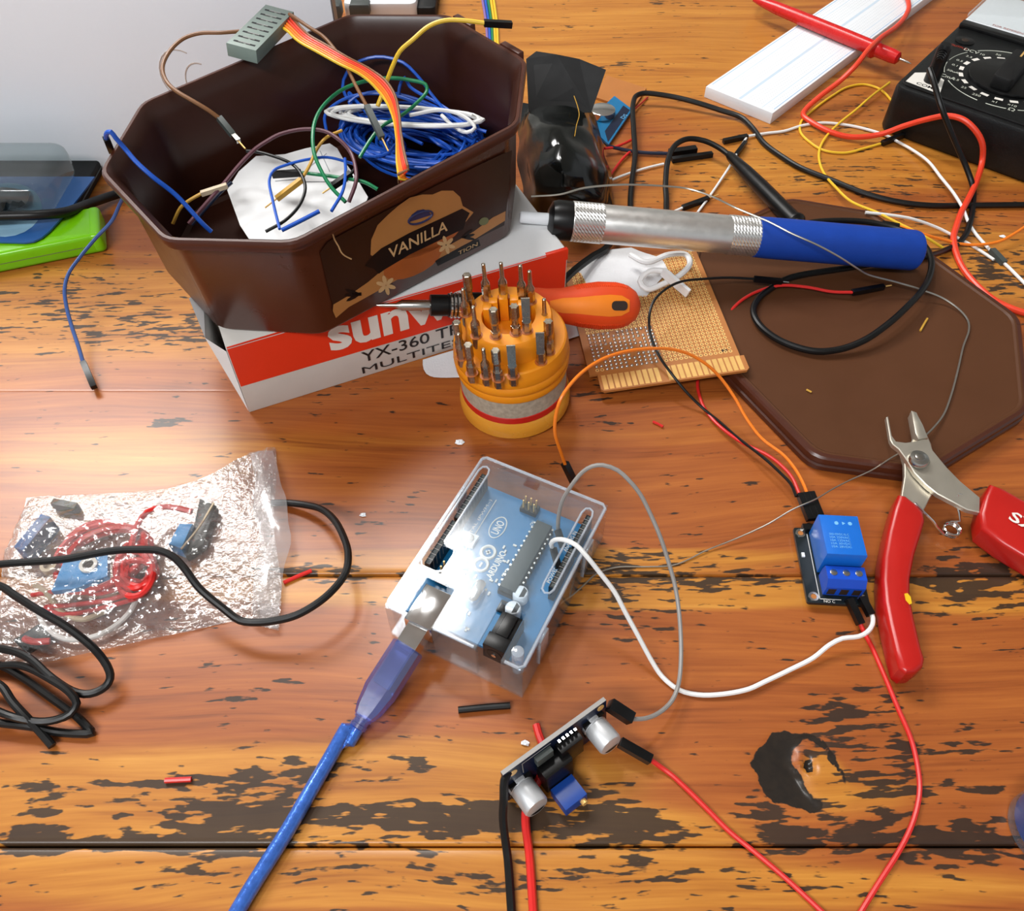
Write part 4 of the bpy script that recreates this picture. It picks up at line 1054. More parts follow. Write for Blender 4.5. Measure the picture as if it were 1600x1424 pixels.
# ------------------------------------------------------------------ edge-connector prototyping board
q0 = U(940, 612, 6.5); q1 = U(1172, 578, 13)
qx = (q1 - q0) / np.linalg.norm(q1 - q0); QW = np.linalg.norm(q1 - q0)
q2 = U(1118, 398, 12.5)
qy = q2 - q1; qy = qy - qx * np.dot(qy, qx); qy /= np.linalg.norm(qy)
QF = Fr(q0, qx, qy)
QH = 98.0
t = thing('prototyping_board', 'tan copper-dotted prototyping board with gold edge fingers', 'circuit board', q0 * A([1, 1, 0]) + A([30, 30, 3]))
part(t, 'board', QF(prism([(0, 1.5), (1.5, 0), (QW - 1.5, 0), (QW, 1.5), (QW, 10.5), (QW - 2, 10.5), (QW - 2, QH), (-4, QH), (-4, 12), (0, 12)], -1.5, 0)), M['perf'], False)
nf = 24
for k in range(nf):
    if k in (10,): continue
    x_ = 1.6 + (QW - 3.2) * k / nf
    part(t, 'contact_finger', QF(box(x_, .9, -.02, x_ + 2.2, 10.6, .09)), M['gold'], False)
pads = []; dots = []; holes = []
for i in range(30):
    for j in range(33):
        x_ = 0.5 + 2.54 * i; y_ = 14.5 + 2.54 * j
        if x_ > QW - 5: continue
        if i < 14 and j < 11 and not (i < 2 and j < 1):
            if (i * 7 + j * 3) % 13 == 0: continue
            V, F = lathe([(1.0, 0), (.95, .4), (.6, .8), (.15, .95)], 8, True); dots.append((V + A([x_, y_, 0]), F))
        else:
            V, F = lathe([(.38, .05), (.38, .09), (1.08, .09), (1.08, 0)], 8, False); pads.append((V + A([x_, y_, 0]), F))
            holes.append((A([(x_ + .38 * math.cos(a_), y_ + .38 * math.sin(a_), .06) for a_ in np.linspace(0, 5.5, 8)]), [tuple(range(8))]))
part(t, 'copper_pads', QF(merge(*pads)), M['copper'], False, stuff=True)
part(t, 'pad_holes', QF(merge(*holes)), M['hole'], False, stuff=True)
part(t, 'solder_dots', QF(merge(*dots)), M['solder_dot'], True, stuff=True)
part(t, 'mounting_hole', QF(prism(circle(QW - 8.5, 15.5, 1.5, 14), -.02, .08)), M['hole'], False)

# ------------------------------------------------------------------ wire cutters
def cz(Y): return float(np.clip((Y - 190) / 34.0, 0, 1)) * 8.5
def cpoly(pts, z): return [tuple(U(x, y, z)[:2]) for x, y in pts]
def lifted(VF):
    V = np.asarray(VF[0], float).copy()
    for i in range(len(V)): V[i, 2] += cz(V[i, 1])
    return V, VF[1]
cut = thing('wire_cutters', 'red handled steel wire cutters with their jaws on the lid', 'wire cutters', U(1430, 800, 0))
lh = [(1399, 781), (1410, 783), (1426, 793), (1440, 805), (1444, 817), (1440, 835), (1430, 867), (1423, 905), (1423, 932), (1430, 967), (1440, 1010), (1446, 1030), (1443, 1042), (1430, 1051), (1416, 1052), (1406, 1044), (1398, 1017), (1388, 975), (1381, 940), (1378, 905), (1380, 870), (1387, 830), (1393, 800)]
hl = part(cut, 'grip', lifted(prism(cpoly(lh[::-1], 13), 1.0, 13.5, 2.2, 3)), M['cutter_red'])
rh = [(1540, 766), (1560, 772), (1600, 790), (1650, 816), (1700, 850), (1760, 905), (1800, 960), (1800, 985), (1778, 990), (1720, 945), (1660, 902), (1600, 868), (1570, 850), (1535, 826), (1529, 805), (1533, 782)]
hr = part(cut, 'grip', lifted(prism(cpoly(rh[::-1], 14), 1.5, 14, 2.2, 3)), M['cutter_red'])
gz = 14.1 + max(cz(U(1590, 812, 15)[1]), cz(U(1610, 830, 15)[1])) + .5
text(hr, 'grip_lettering', 'SX', Fr(U(1601, 817, gz), U(1640, 838, gz) - U(1590, 810, gz), None), 12, 6, M['print_white'], bold=.02)
part(hl, 'paint_spot', (A([U(x, y, 13.6) for x, y in ((1413, 928), (1418, 927), (1423, 933), (1425, 943), (1421, 945), (1415, 938))]), [(0, 1, 2, 3, 4, 5)]), M['yellow_paint'], False)
up = [(1535, 796), (1533, 776), (1499, 754), (1476, 736), (1453, 711), (1447, 694), (1436, 694), (1426, 697), (1411, 699), (1396, 697), (1389.5, 688), (1384, 658), (1381, 659), (1387, 695), (1391, 702), (1400, 709), (1411, 724), (1426, 743), (1446, 759), (1465, 771), (1491, 782), (1514, 792)]
upz = 12
part(cut, 'blade_plate', lifted(prism(cpoly(up[::-1], 17), 9.2, 12.0, .35, 1)), M['cut_steel'], angle=25)
lo_ = [(1405, 716), (1409, 730), (1411, 748), (1408, 790), (1420, 800), (1440, 806), (1453, 779), (1462, 765), (1458, 735), (1450, 700), (1442, 683), (1434, 665), (1428, 652), (1420, 649), (1420, 655), (1423, 671), (1424, 690), (1415, 705)]
part(cut, 'blade_plate', lifted(prism(cpoly(lo_[::-1], 14), 6.0, 9.1, .35, 1)), M['cut_steel'], angle=25)
jb = [(1419, 652), (1423, 650), (1428, 653), (1438, 672), (1446, 692), (1430, 695), (1425, 685), (1422, 668)]
part(cut, 'jaw_edge', lifted(prism(cpoly(jb[::-1], 17), 7.0, 12.4, .9, 2)), M['cut_steel'])
pc = U(1436, 717, 21)
part(cut, 'pivot_rivet', Fr(pc, (1, 0, 0))(lathe([(4.7, -1.0), (4.7, -.2), (4.0, .9), (2.4, 1.3), (2.3, 1.9), (1.6, 2.2), (.4, 2.3)], 24)), M['steel'])
ec = U(1500, 768, 15.5)
part(cut, 'spring_eyelet', tube([ec + A([2.0 * math.cos(a_), 2.0 * math.sin(a_), .5]) for a_ in np.linspace(0, 2 * math.pi, 17)], .55, 6, raw=True), M['chrome'])
kc = U(1487, 828, 7)
sp = [U(1429, 786, 16), U(1440, 797, 15), U(1458, 815, 12), U(1464, 824, 9), U(1474, 835, 7.2)]
for a_ in np.linspace(-2.2, -2.2 + 2 * math.pi * 2.6, 40): sp.append(kc + A([3.3 * math.cos(a_), 3.3 * math.sin(a_), -1.2 + 2.6 * (a_ + 2.2) / 16.3]))
sp += [U(1500, 815, 9.5), U(1499, 803, 11), U(1495, 788, 13), U(1496, 774, 16)]
part(cut, 'spring', tube(sp, .55, 6, raw=True), M['chrome'])
# ------------------------------------------------------------------ wires and jumper leads
def wire(name, label, pts, r, mat, cat='wire', z=None, n=8, group=None, step=2.0):
    return solo(name, tube(W(pts, z), r, n, step), mat, label, cat, group)
def jumper(label, pts, r, mat, ends, z=None, name='jumper_wire'):
    """ends: list of (pixel a, pixel b, width, pin length or 0)"""
    P = W(pts, z)
    t = thing(name, label, 'jumper wire', P[0] * A([1, 1, 1]))
    part(t, 'wire', tube(P, r, 8), mat)
    for a_, b_, w_, pl, hm in ends:
        pa_, pb_ = U(*a_), U(*b_)
        plug(t, pa_, pb_, w_, M[hm])
        if pl:
            d_ = (pb_ - pa_) / np.linalg.norm(pb_ - pa_); pin(t, pb_, pb_ + d_ * pl, .4, M['gold'] if pl > 4 else M['steel'])
    return t

# three leads to the relay: orange, red, black
jumper('orange jumper wire arching from behind the clear case to the relay', [(883, 726, 14), (876, 706, 24), (867, 675, 38), (869, 647, 47), (877, 622, 54), (892, 600, 56), (912, 580, 56), (940, 562, 54), (975, 550, 50), (1012, 545, 46), (1050, 546, 40), (1080, 555, 34), (1107, 572, 28), (1127, 592, 22), (1150, 625, 15), (1165, 652, 11), (1190, 685, 8), (1225, 712, 8), (1245, 737, 8.5), (1257, 760, 8.5), (1262, 774, 8)], 0.75, M['orange_wire'],
       [((882, 723, 14), (897, 754, 4), 2.9, 0, 'black_plastic')])
jumper('red jumper wire running under the prototyping board to the relay', [(1332, 457, 12.5), (1300, 456, 12), (1262, 449, 12), (1225, 446, 12), (1200, 450, 12), (1170, 462, 11), (1147, 480, 8.6), (1125, 515, 4.5), (1103, 560, 2.5), (1090, 597, 1), (1092, 615, 1), (1100, 637, 1.2), (1115, 657, 2), (1135, 675, 3), (1160, 692, 4), (1200, 712, 7), (1220, 727, 8), (1238, 747, 8.5), (1249, 772, 8)], 0.85, M['red_wire'],
       [((1331, 457, 12.5), (1381, 448, 11), 2.6, 5, 'black_plastic')])
jumper('thin black jumper wire curving across the prototyping board to the relay', [(1180, 436, 17), (1137, 434, 20), (1100, 436, 24), (1065, 440, 28), (1040, 452, 30), (1022, 470, 30), (1015, 490, 28), (1015, 515, 24), (1022, 540, 19), (1032, 560, 15.5), (1050, 585, 13), (1070, 610, 8.5), (1097, 637, 3), (1125, 660, 2.5), (1150, 682, 4), (1195, 717, 7.5), (1218, 738, 8), (1236, 757, 8.2), (1244, 776, 8)], 0.7, M['black_rubber'],
       [((1178, 436, 17), (1222, 440, 14), 2.6, 4, 'black_plastic')])
pl = thing('relay_plug', 'black three-way plug pushed onto the relay board pins', 'connector', RFl.at(7, 4, 4))
pa_, pb_ = U(1258, 771, 8.5), U(1272, 806, 7.5)
fp = axis_frame(pa_, pb_ - pa_)
part(pl, 'plug_body', fp(box(-3.9, -1.5, 0, 3.9, 1.5, np.linalg.norm(pb_ - pa_) + 2, .25)), M['black_plastic'])
part(pl, 'latch_rib', fp(merge(*[box(-3.9 + 2.6 * k - .1, -1.6, 0, -3.9 + 2.6 * k + .1, 1.6, 12) for k in (1, 2)])), M['black_matte'], False)

# two leads from the relay terminals and the ones from the board
jumper('white jumper wire arching from the board to the relay terminals', [(864, 858, 21), (861, 850, 26), (867, 844, 31), (882, 844, 36), (900, 852, 38), (917, 870, 36), (937, 895, 31), (960, 925, 25), (977, 957, 19), (995, 990, 13), (1020, 1036, 5), (1035, 1058, 2), (1060, 1078, 1.2), (1090, 1086, 1.2), (1130, 1085, 1.5), (1170, 1077, 2), (1192, 1067, 2), (1234, 1047, 2), (1271, 1028, 3), (1296, 1008, 5), (1316, 998, 6), (1341, 995, 6), (1355, 988, 6), (1363, 977, 6), (1364, 966, 6), (1361, 958, 6)], 0.95, M['white_wire'],
       [((864, 856, 22), (873, 889, 18), 2.6, 0, 'black_plastic'), ((1361, 962, 6), (1346, 934, 6.5), 2.9, 0, 'black_plastic')])
jumper('grey jumper wire arching from the board to the converter module', [(872, 832, 19), (872, 815, 26), (874, 800, 32), (880, 780, 40), (892, 760, 47), (910, 738, 53), (925, 729, 56), (942, 727, 57), (965, 735, 56), (982, 750, 54), (1000, 772, 50), (1017, 805, 44), (1032, 840, 38), (1045, 880, 31), (1055, 917, 25), (1062, 967, 18), (1064, 1030, 10), (1060, 1070, 6), (1050, 1095, 6), (1030, 1114, 8), (1008, 1123, 11), (986, 1124, 14)], 0.85, M['grey_wire'],
       [((871, 828, 22), (880, 856, 19), 2.6, 0, 'black_plastic'), ((987, 1124, 14), (952, 1101, 18), 4.2, 0, 'black_plastic')])
jumper('red jumper wire curving from the relay terminals to the lower edge', [(1343, 972, 3), (1350, 988, 2), (1362, 1011, 1), (1383, 1059, 1), (1403, 1107, 1), (1423, 1154, 1), (1433, 1194, 1), (1437, 1233, 1), (1431, 1270, 1), (1420, 1301, 1), (1402, 1335, 1), (1370, 1385, 1), (1330, 1450, 1)], 0.95, M['red_wire'],
       [((1345, 976, 3), (1326, 936, 6), 2.9, 0, 'black_plastic')])
jumper('red jumper wire leaving the converter module to the lower right', [(1012, 1184, 4), (1035, 1201, 1.5), (1050, 1212, 1), (1080, 1240, 1), (1110, 1270, 1), (1140, 1300, 1), (1178, 1331, 1), (1230, 1375, 1), (1300, 1440, 1)], 0.95, M['red_wire'],
       [((1017, 1188, 4), (968, 1160, 7), 3.4, 0, 'black_plastic')])
wire('black_wire', 'stiff black wire soldered to the left end of the converter', [(794, 1206, 19), (788, 1220, 19), (787, 1250, 15), (786, 1280, 10), (789, 1310, 6), (793, 1340, 3), (800, 1440, 1.6)], 1.5, M['black_rubber'])
wire('red_wire', 'thick red wire running from the converter to the lower edge', [(838, 1133, 1.6), (842, 1148, 2), (850, 1172, 3), (845, 1210, 4), (826, 1250, 4), (821, 1272, 4), (822, 1297, 3), (827, 1335, 1.8), (834, 1440, 1.6)], 1.5, M['red_wire'])

# solder wire
wire('solder_wire', 'thin silver solder wire looping over the pump and the lid', [(830, 307, 52), (875, 304, 54), (912, 294, 56), (962, 289, 56), (1000, 289, 54), (1037, 291, 52), (1075, 295, 50), (1112, 307, 50), (1150, 325, 50), (1200, 346, 48), (1237, 365, 46), (1275, 382, 43), (1312, 402, 36), (1340, 420, 28), (1355, 429, 23), (1400, 441, 17), (1437, 452, 15), (1475, 467, 12), (1500, 485, 10.5), (1512, 500, 10), (1514, 515, 10), (1505, 542, 9.8), (1497, 577, 9.8), (1487, 615, 9.8), (1475, 647, 10), (1460, 667, 11), (1446, 681, 12)], 0.5, M['solder'], n=6)
wire('solder_wire', 'thin grey solder wire running from the cutters to the clear case', [(1410, 706, 10), (1395, 714, 10), (1362, 735, 9), (1325, 752, 8), (1300, 765, 9), (1275, 780, 11), (1237, 797, 9), (1200, 819, 5), (1150, 842, 2), (1100, 862, 1), (1075, 875, .6), (1050, 884, .6), (1012, 886, .6), (962, 887, .8), (932, 897, 1.5), (915, 912, 3), (895, 930, 6), (875, 944, 9), (862, 958, 10)], 0.35, M['solder'], n=6)

# leads at the upper right
def MP(x, y, off): return ray_plane(x, y, MM.at(0, -off, 0), MM.ey)      # in front of the meter's near side
t = thing('red_test_probe', 'red meter test probe lying on the white breadboard', 'test probe', U(1290, 60, 9))
a_, b_ = U(1188, 2, 15), U(1405, 92, 14)
f = axis_frame(a_, b_ - a_); L = np.linalg.norm(b_ - a_)
part(t, 'probe_body', f(lathe([(2.2, -6), (3.2, 0), (4.6, L * .12), (5.0, L * .3), (5.3, L * .62), (5.2, L * .82)], 20)), M['red_plastic'])
part(t, 'probe_guard', f(lathe([(5.2, L * .815), (7.0, L * .825), (7.0, L * .84), (4.8, L * .86)], 20)), M['red_plastic'])
part(t, 'probe_nose', f(lathe([(5.0, L * .85), (5.0, L * .95), (4.4, L * .99), (2.6, L)], 20)), M['red_plastic'])
part(t, 'probe_tip', f(lathe([(.9, L), (.9, L + 7), (.2, L + 10)], 10)), M['steel'])
part(t, 'probe_cable', tube(W([(1190, 3, 15), (1180, -8, 16), (1195, -30, 16), (1260, -60, 12), (1350, -50, 12), (1405, -20, 12), (1420, 8, 13), (1414, 26, 14), (1400, 42, 18), (1375, 60, 24), (1355, 80, 26), (1335, 105, 22), (1312, 127, 15), (1282, 150, 9), (1258, 172, 4), (1255, 180, 3), (1270, 192, 3), (1300, 207, 3), (1330, 214, 3), (1375, 210, 6), MP(1412, 197, 9), MP(1450, 186, 7), MP(1480, 181, 6), MP(1505, 187, 6), MP(1525, 205, 6), MP(1535, 225, 6), MP(1535, 250, 7), (1527, 280, 5), (1515, 307, 5), (1502, 332, 5), (1494, 355, 5), (1490, 370, 4), (1493, 392, 3), (1505, 420, 2), (1530, 450, 2), (1555, 470, 2), (1580, 482, 2), (1605, 490, 2), (1680, 500, 2)]), 1.85, 10), M['red_lead'])
t = thing('black_test_probe', 'black meter test probe leaning towards the desoldering pump', 'test probe', U(1180, 285, 0))
a_, b_ = U(1142, 245, 9), U(1240, 345, 13)
f = axis_frame(a_, b_ - a_); L = np.linalg.norm(b_ - a_)
part(t, 'probe_body', f(lathe([(2.0, -4), (3.0, 0), (4.4, L * .25), (5.0, L * .5), (5.2, L)], 18)), M['black_plastic'])
part(t, 'probe_nose', f(lathe([(5.2, L), (6.2, L + 1), (6.2, L + 2.5), (4.6, L + 4), (4.4, L + 9)], 18)), M['black_plastic'])
part(t, 'probe_cable', tube(W([(1140, 243, 9), (1122, 230, 10), (1100, 220, 11), (1075, 217, 12), (1055, 227, 12), (1044, 250, 10), (1040, 287, 6), (1041, 318, 3), (1036, 350, 2), (1010, 356, 2), (988, 340, 2), (985, 318, 2), (987, 287, 3), (992, 245, 5), (990, 200, 7), (989, 165, 8), (994, 150, 8), (1004, 146, 8), (1015, 146, 8), (1050, 151, 7), (1087, 160, 6), (1125, 172, 4), (1157, 183, 3), (1175, 199, 2.2), (1195, 225, 2), (1225, 247, 2), (1250, 262, 2), (1300, 282, 2), (1350, 302, 2), (1400, 315, 2), (1450, 321, 2), (1525, 321, 2), (1600, 320, 2), (1680, 318, 2)]), 1.8, 10), M['black_rubber'])
jumper('white jumper wire with a black plug beside the breadboard', [(1168, 213, 2), (1200, 208, 1.2), (1225, 205, 1.2), (1255, 196, 1.2), (1287, 192, 1.2), (1320, 195, 1.2), (1350, 201, 1.2), (1385, 212, 1.5), (1400, 220, 2), (1425, 234, 3), (1450, 252, 4), (1470, 277, 5), (1490, 302, 5), (1505, 327, 5), (1513, 347, 4), (1522, 362, 2), (1537, 380, 1.5), (1558, 402, 1.5), (1575, 417, 1.5), (1590, 432, 1.5), (1620, 462, 1.5)], 0.95, M['white_wire'],
       [((1168, 213, 2), (1130, 221, 2), 2.9, 0, 'black_plastic'), ((1549, 391, 1.5), (1569, 412, 1.5), 3.4, 0, 'heat_shrink')])
jumper('white jumper wire crossing the far corner of the lid', [(1352, 332, 10.5), (1390, 336, 10.5), (1425, 342, 9), (1465, 356, 4), (1487, 367, 2), (1512, 380, 1.2), (1535, 394, 1.2), (1553, 406, 1.5)], 0.9, M['white_wire'], [])
jumper('white jumper wire standing beside the black probe', [(1166, 216, 2), (1158, 228, 3), (1142, 257, 3), (1127, 280, 2), (1110, 305, 1.5), (1090, 332, 1.5)], 0.8, M['white_wire'],
       [((1165, 222, 3), (1150, 242, 3), 2.6, 0, 'black_plastic')])
jumper('short black jumper plug with a bare pin behind the pump', [(1050, 332, 2), (1066, 325, 2)], 0.8, M['white_wire'], [((1066, 325, 2), (1107, 310, 2), 2.8, 8, 'black_plastic')])
jumper('white jumper wire emerging beside the black pouch', [(940, 292, 4), (955, 282, 3), (980, 272, 2), (1012, 262, 1.5), (1037, 256, 1.5)], 0.8, M['white_wire'], [])
jumper('black double plug on dark wires behind the pump', [(948, 228, 5), (970, 233, 3), (1000, 238, 2), (1040, 240, 2), (1050, 240, 2)], 1.2, M['pcb_navy'], [((1045, 240, 2), (1088, 234, 2.5), 4.6, 0, 'black_plastic'), ((1050, 250, 2), (1113, 241, 2), 3.2, 0, 'black_matte')])
wire('red_wire', 'short red wire beside the black pouch, upper one', [(945, 232, 5), (960, 230, 4), (978, 223, 3), (990, 217, 2)], 0.9, M['red_wire'])
wire('red_wire', 'short red wire beside the black pouch, lower one', [(952, 276, 3), (962, 262, 2), (975, 246, 2), (987, 235, 2)], 0.9, M['red_wire'])
wire('red_wire', 'thin dark red wire behind the black probe cable', [(985, 176, 2), (998, 165, 1.5), (1012, 152, 1)], 0.6, M['cutter_red'])
jumper('yellow jumper wire looping below the breadboard and the multimeter', [(1390, 129, 4), (1362, 150, 4), (1337, 172, 3), (1312, 192, 3), (1292, 212, 2), (1281, 232, 1.5), (1280, 250, 1), (1287, 270, 1), (1305, 292, 4.5), (1330, 315, 6), (1370, 332, 10), (1400, 347, 10.5), (1445, 370, 8), (1474, 388, 2)], 0.85, M['yellow_wire'], [])
jumper('yellow jumper wire curving out from under the multimeter', [(1395, 160, 1), (1382, 145, 1), (1370, 137, 1), (1350, 132, 1), (1325, 136, 1), (1300, 150, 1), (1270, 172, 1), (1252, 190, 1), (1251, 207, 1), (1265, 222, 1), (1287, 235, 1.2), (1320, 239, 1), (1350, 232, 1), (1378, 224, 1)], 0.85, M['yellow_wire'],
       [((1378, 224, 2), (1424, 206, 3), 3.0, 9, 'black_plastic')])
jumper('orange jumper wire beyond the right corner of the lid', [(1405, 354, 11), (1437, 364, 9), (1475, 375, 5), (1507, 382, 3), (1537, 382, 4), (1562, 377, 5), (1585, 365, 6), (1605, 352, 6), (1660, 320, 3)], 0.85, M['orange_wire'], [((1405, 354, 11), (1378, 349, 11), 2.6, 0, 'black_plastic')])

# small blue sensor board, coin disc and a scrap of perforated board behind the pouch
SFm = Fr(U(952, 224, 2), U(990, 172, 2) - U(952, 224, 2))
t = thing('sensor_module', 'small blue board with a round silver disc behind the black pouch', 'circuit board', U(955, 190, 0))
qd = [tuple(U(x, y, 3)[:2]) for x, y in ((951, 226), (988, 171), (960, 150), (930, 178), (934, 210))]
part(t, 'circuit_board', prism(qd, 1.5, 3.1), M['pcb_blue'], False)
part(t, 'dark_patch', prism([tuple(U(x, y, 3.2)[:2]) for x, y in ((950, 222), (984, 172), (974, 165), (945, 205))], 3.1, 3.3), M['pcb_navy'], False)
dcn = U(942, 170, 8)
part(t, 'round_disc', Fr(dcn, (1, 0, 0))(lathe([(8.4, -5), (8.8, -4.6), (8.8, -.4), (8.2, 0)], 28)), M['chrome'])
text(t, 'board_lettering', 'DS', Fr(U(975, 182, 3.4), U(990, 172, 3) - U(970, 190, 3)), 6, 3, M['relay_ink'])
solo('board_scrap', prism([tuple(U(x, y, 1.5)[:2]) for x, y in ((948, 118), (1010, 138), (988, 172), (930, 152))], .1, 1.7), M['perf'], 'tan scrap of perforated board behind the blue sensor board', 'circuit board', smooth=False)

# black pouch with a standing flap
def gridmesh(rows, sub=4, jit=0.0, seed=1):
    """rows of world points -> smooth sheet"""
    R = [smooth_path(r, 4.0) for r in rows]
    m = max(len(r) for r in R)
    R = [A([np.interp(np.linspace(0, 1, m), np.linspace(0, 1, len(r)), r[:, k]) for k in range(3)]).T for r in R]
    cols = [smooth_path([r[i] for r in R], 4.0) for i in range(m)]
    n = max(len(c) for c in cols)
    C = [A([np.interp(np.linspace(0, 1, n), np.linspace(0, 1, len(c)), c[:, k]) for k in range(3)]).T for c in cols]
    V = np.vstack(C)
    if jit:
        for i in range(len(V)):
            V[i] += A(noise.noise_vector(Vector(V[i] * .06 + seed))) * jit
    F = [(i * n + j, i * n + n + j, i * n + n + j + 1, i * n + j + 1) for i in range(m - 1) for j in range(n - 1)]
    return V, F
t = thing('black_pouch', 'shiny black plastic pouch with a stiff flap beside the tub', 'pouch', U(885, 270, 0))
part(t, 'pouch_body', gridmesh([W([(806, 168, 30), (826, 160, 40), (870, 168, 46), (915, 170, 40), (930, 190, 22), (936, 215, 1)]),
                               W([(808, 215, 26), (830, 205, 44), (875, 215, 52), (920, 222, 42), (942, 240, 22), (950, 262, 1)]),
                               W([(812, 262, 20), (835, 255, 36), (880, 262, 44), (928, 272, 34), (950, 285, 18), (958, 305, 1)]),
                               W([(815, 300, 12), (838, 300, 24), (880, 308, 28), (925, 318, 22), (950, 325, 10), (960, 335, 1)]),
                               W([(815, 330, 2), (840, 340, 4), (880, 345, 6), (925, 345, 4), (950, 342, 2), (962, 345, .5)])], jit=3.0), M['black_gloss'])
fl = [U(826, 175, 42), U(924, 176, 42), U(947, 109, 62), U(905, 92, 66), U(870, 85, 68), U(838, 80, 68), U(822, 92, 64)]
fl = A(fl); nrm = A([0.0, .8, -.6])
V = np.vstack([fl, fl + nrm * 1.2]); m_ = len(fl)
part(t, 'flap', (V, [tuple(range(m_)), tuple(range(2 * m_ - 1, m_ - 1, -1))] + [(i, (i + 1) % m_, m_ + (i + 1) % m_, m_ + i) for i in range(m_)]), M['black_matte'], False)
part(t, 'loose_thread', tube(W([(897, 150, 52), (903, 168, 50), (905, 180, 49), (901, 195, 48), (898, 213, 48)]), .25, 5), M['gold_wire'])
part(t, 'folded_corner', gridmesh([W([(845, 235, 44), (880, 228, 52), (905, 250, 46)]), W([(842, 260, 40), (878, 262, 48), (912, 275, 40)]), W([(850, 290, 34), (880, 292, 38), (915, 292, 32)])], jit=1.0, seed=4), M['black_gloss'])

# white cloth with a strap under the screwdriver
t = thing('white_cloth', 'white folded cloth with a looped strap under the screwdriver', 'cloth', U(880, 470, 0))
part(t, 'cloth_sheet', gridmesh([W([(662, 563, .8), (668, 588, .6), (725, 590, .6)]), W([(765, 533, 1), (780, 548, 1), (800, 562, 1)]), W([(886, 498, 1), (897, 508, 2), (912, 522, 1)]), W([(893, 430, 5), (945, 450, 8), (985, 490, 6)]), W([(935, 392, 8), (995, 415, 11), (1022, 448, 10)]), W([(985, 388, 10), (1035, 408, 13), (1044, 424, 12)])], jit=1.2), M['cloth'])
part(t, 'strap', tube(W([(985, 398, 18), (1010, 410, 19), (1045, 398, 19), (1072, 398, 18), (1078, 412, 17), (1060, 432, 16), (1040, 442, 15), (1010, 452, 15), (1000, 440, 17), (1015, 424, 20), (1040, 425, 20), (1055, 438, 19), (1068, 452, 17)]), 1.6, 8), M['strap'])
part(t, 'strap_end', axis_frame(U(1035, 424, 21), U(1070, 454, 17) - U(1035, 424, 21))(box(-1, -2.6, 0, 1, 2.6, 19, .4)), M['strap'])
wire('black_cable', 'black cable end rising between the carton and the pump', [(868, 452, 14), (895, 425, 14), (925, 402, 12), (945, 390, 10), (965, 360, 6)], 2.2, M['black_rubber'], 'cable')

# ------------------------------------------------------------------ inside the tub
def dip(pts, dz=0): return [(p[0], p[1], p[2] + dz) for p in pts]
t = thing('white_card', 'white eight-sided card lying in the brown tub', 'card', TB.at(-60, -25, -50))
cpts = [(355, 297), (373, 268), (400, 244), (445, 241), (477, 232), (515, 224), (527, 232), (540, 255), (555, 275), (575, 308), (560, 345), (480, 385), (400, 390), (375, 352)]
cn = A([.05, -.18, 1.0]); cn /= np.linalg.norm(cn); c0 = U(460, 300, 66)
CV = A([ray_plane(x, y, c0, cn) for x, y in cpts]); m_ = len(CV)
CVV = np.vstack([CV, CV - cn * .6])
cd = part(t, 'card_sheet', (CVV, [tuple(range(m_)), tuple(range(2 * m_ - 1, m_ - 1, -1))] + [(i, (i + 1) % m_, m_ + (i + 1) % m_, m_ + i) for i in range(m_)]), M['white_card'], False)
M['grey_print'] = pm('grey_print', (176, 178, 182), 0.6)
for l_ in ([(430, 283), (465, 280), (482, 262), (510, 240)], [(500, 236), (515, 268)], [(470, 284), (545, 284)]):
    part(cd, 'printed_line', tube([ray_plane(x, y, c0 + cn * .1, cn) for x, y in l_], .25, 4, raw=True), M['grey_print'])

def coil(label, c, ax, ay, rot, loops, r, mat, z0, z1, seed, name='wire_coil', jx=.12, flat_=0.0, extra=None, grp=None):
    rn = random.Random(seed); P = []
    for k in range(loops * 12):
        ph = 2 * math.pi * k / 12
        if k % 12 == 0:
            sx_ = 1 - rn.uniform(0, jx * 2.6); sy_ = 1 - rn.uniform(0, jx * 4); ox = rn.uniform(-1, 1) * ax * jx; oy = rn.uniform(-1, 1) * ay * jx; zz = rn.uniform(z0, z1)
        x = ax * sx_ * math.cos(ph) + ox; y = ay * sy_ * math.sin(ph) + oy
        c_, s_ = math.cos(math.radians(rot)), math.sin(math.radians(rot))
        P.append((c[0] + x * c_ - y * s_, c[1] + x * s_ + y * c_, zz + rn.uniform(-1.5, 1.5)))
    if extra: P = P + extra
    return solo(name, tube(W(P), r, 6, 4.0), mat, label, 'wire', grp)
coil('coil of blue hook-up wire heaped in the right of the tub', (648, 218), 118, 56, 8, 30, .85, M['blue_wire'], 56, 78, 5,
     extra=[(540, 150, 84), (537, 125, 90), (552, 102, 95), (575, 91, 97), (600, 89, 98), (630, 98, 96), (655, 122, 92), (680, 155, 88), (715, 190, 84), (760, 206, 82)])
coil('smaller coil of blue wire curled at the left end of the blue heap', (580, 215), 52, 30, 20, 8, .85, M['blue_wire'], 60, 80, 9,
     extra=[(545, 160, 84), (575, 145, 88), (615, 146, 88), (660, 158, 86), (710, 182, 84), (755, 205, 80)])
coil('middle tangle of blue wire filling the heap in the tub', (655, 228), 88, 34, 12, 16, .85, M['blue_wire'], 58, 76, 12, jx=.2)
wire('blue_wire', 'loose blue wire bowed over the blue heap', [(510, 205, 78), (508, 180, 82), (525, 162, 85), (560, 148, 87), (610, 148, 88), (650, 160, 87), (700, 180, 85), (745, 205, 82)], .85, M['blue_wire'])
wire('blue_wire', 'loose blue wire standing up behind the blue heap', [(560, 190, 76), (548, 160, 82), (545, 145, 84), (575, 178, 84), (610, 200, 82), (660, 225, 80)], .85, M['blue_wire'])
wire('blue_wire', 'loose blue wire hooked over the green one', [(622, 150, 88), (626, 130, 93), (632, 121, 96), (640, 135, 92), (690, 165, 86), (740, 200, 82)], .85, M['blue_wire'])
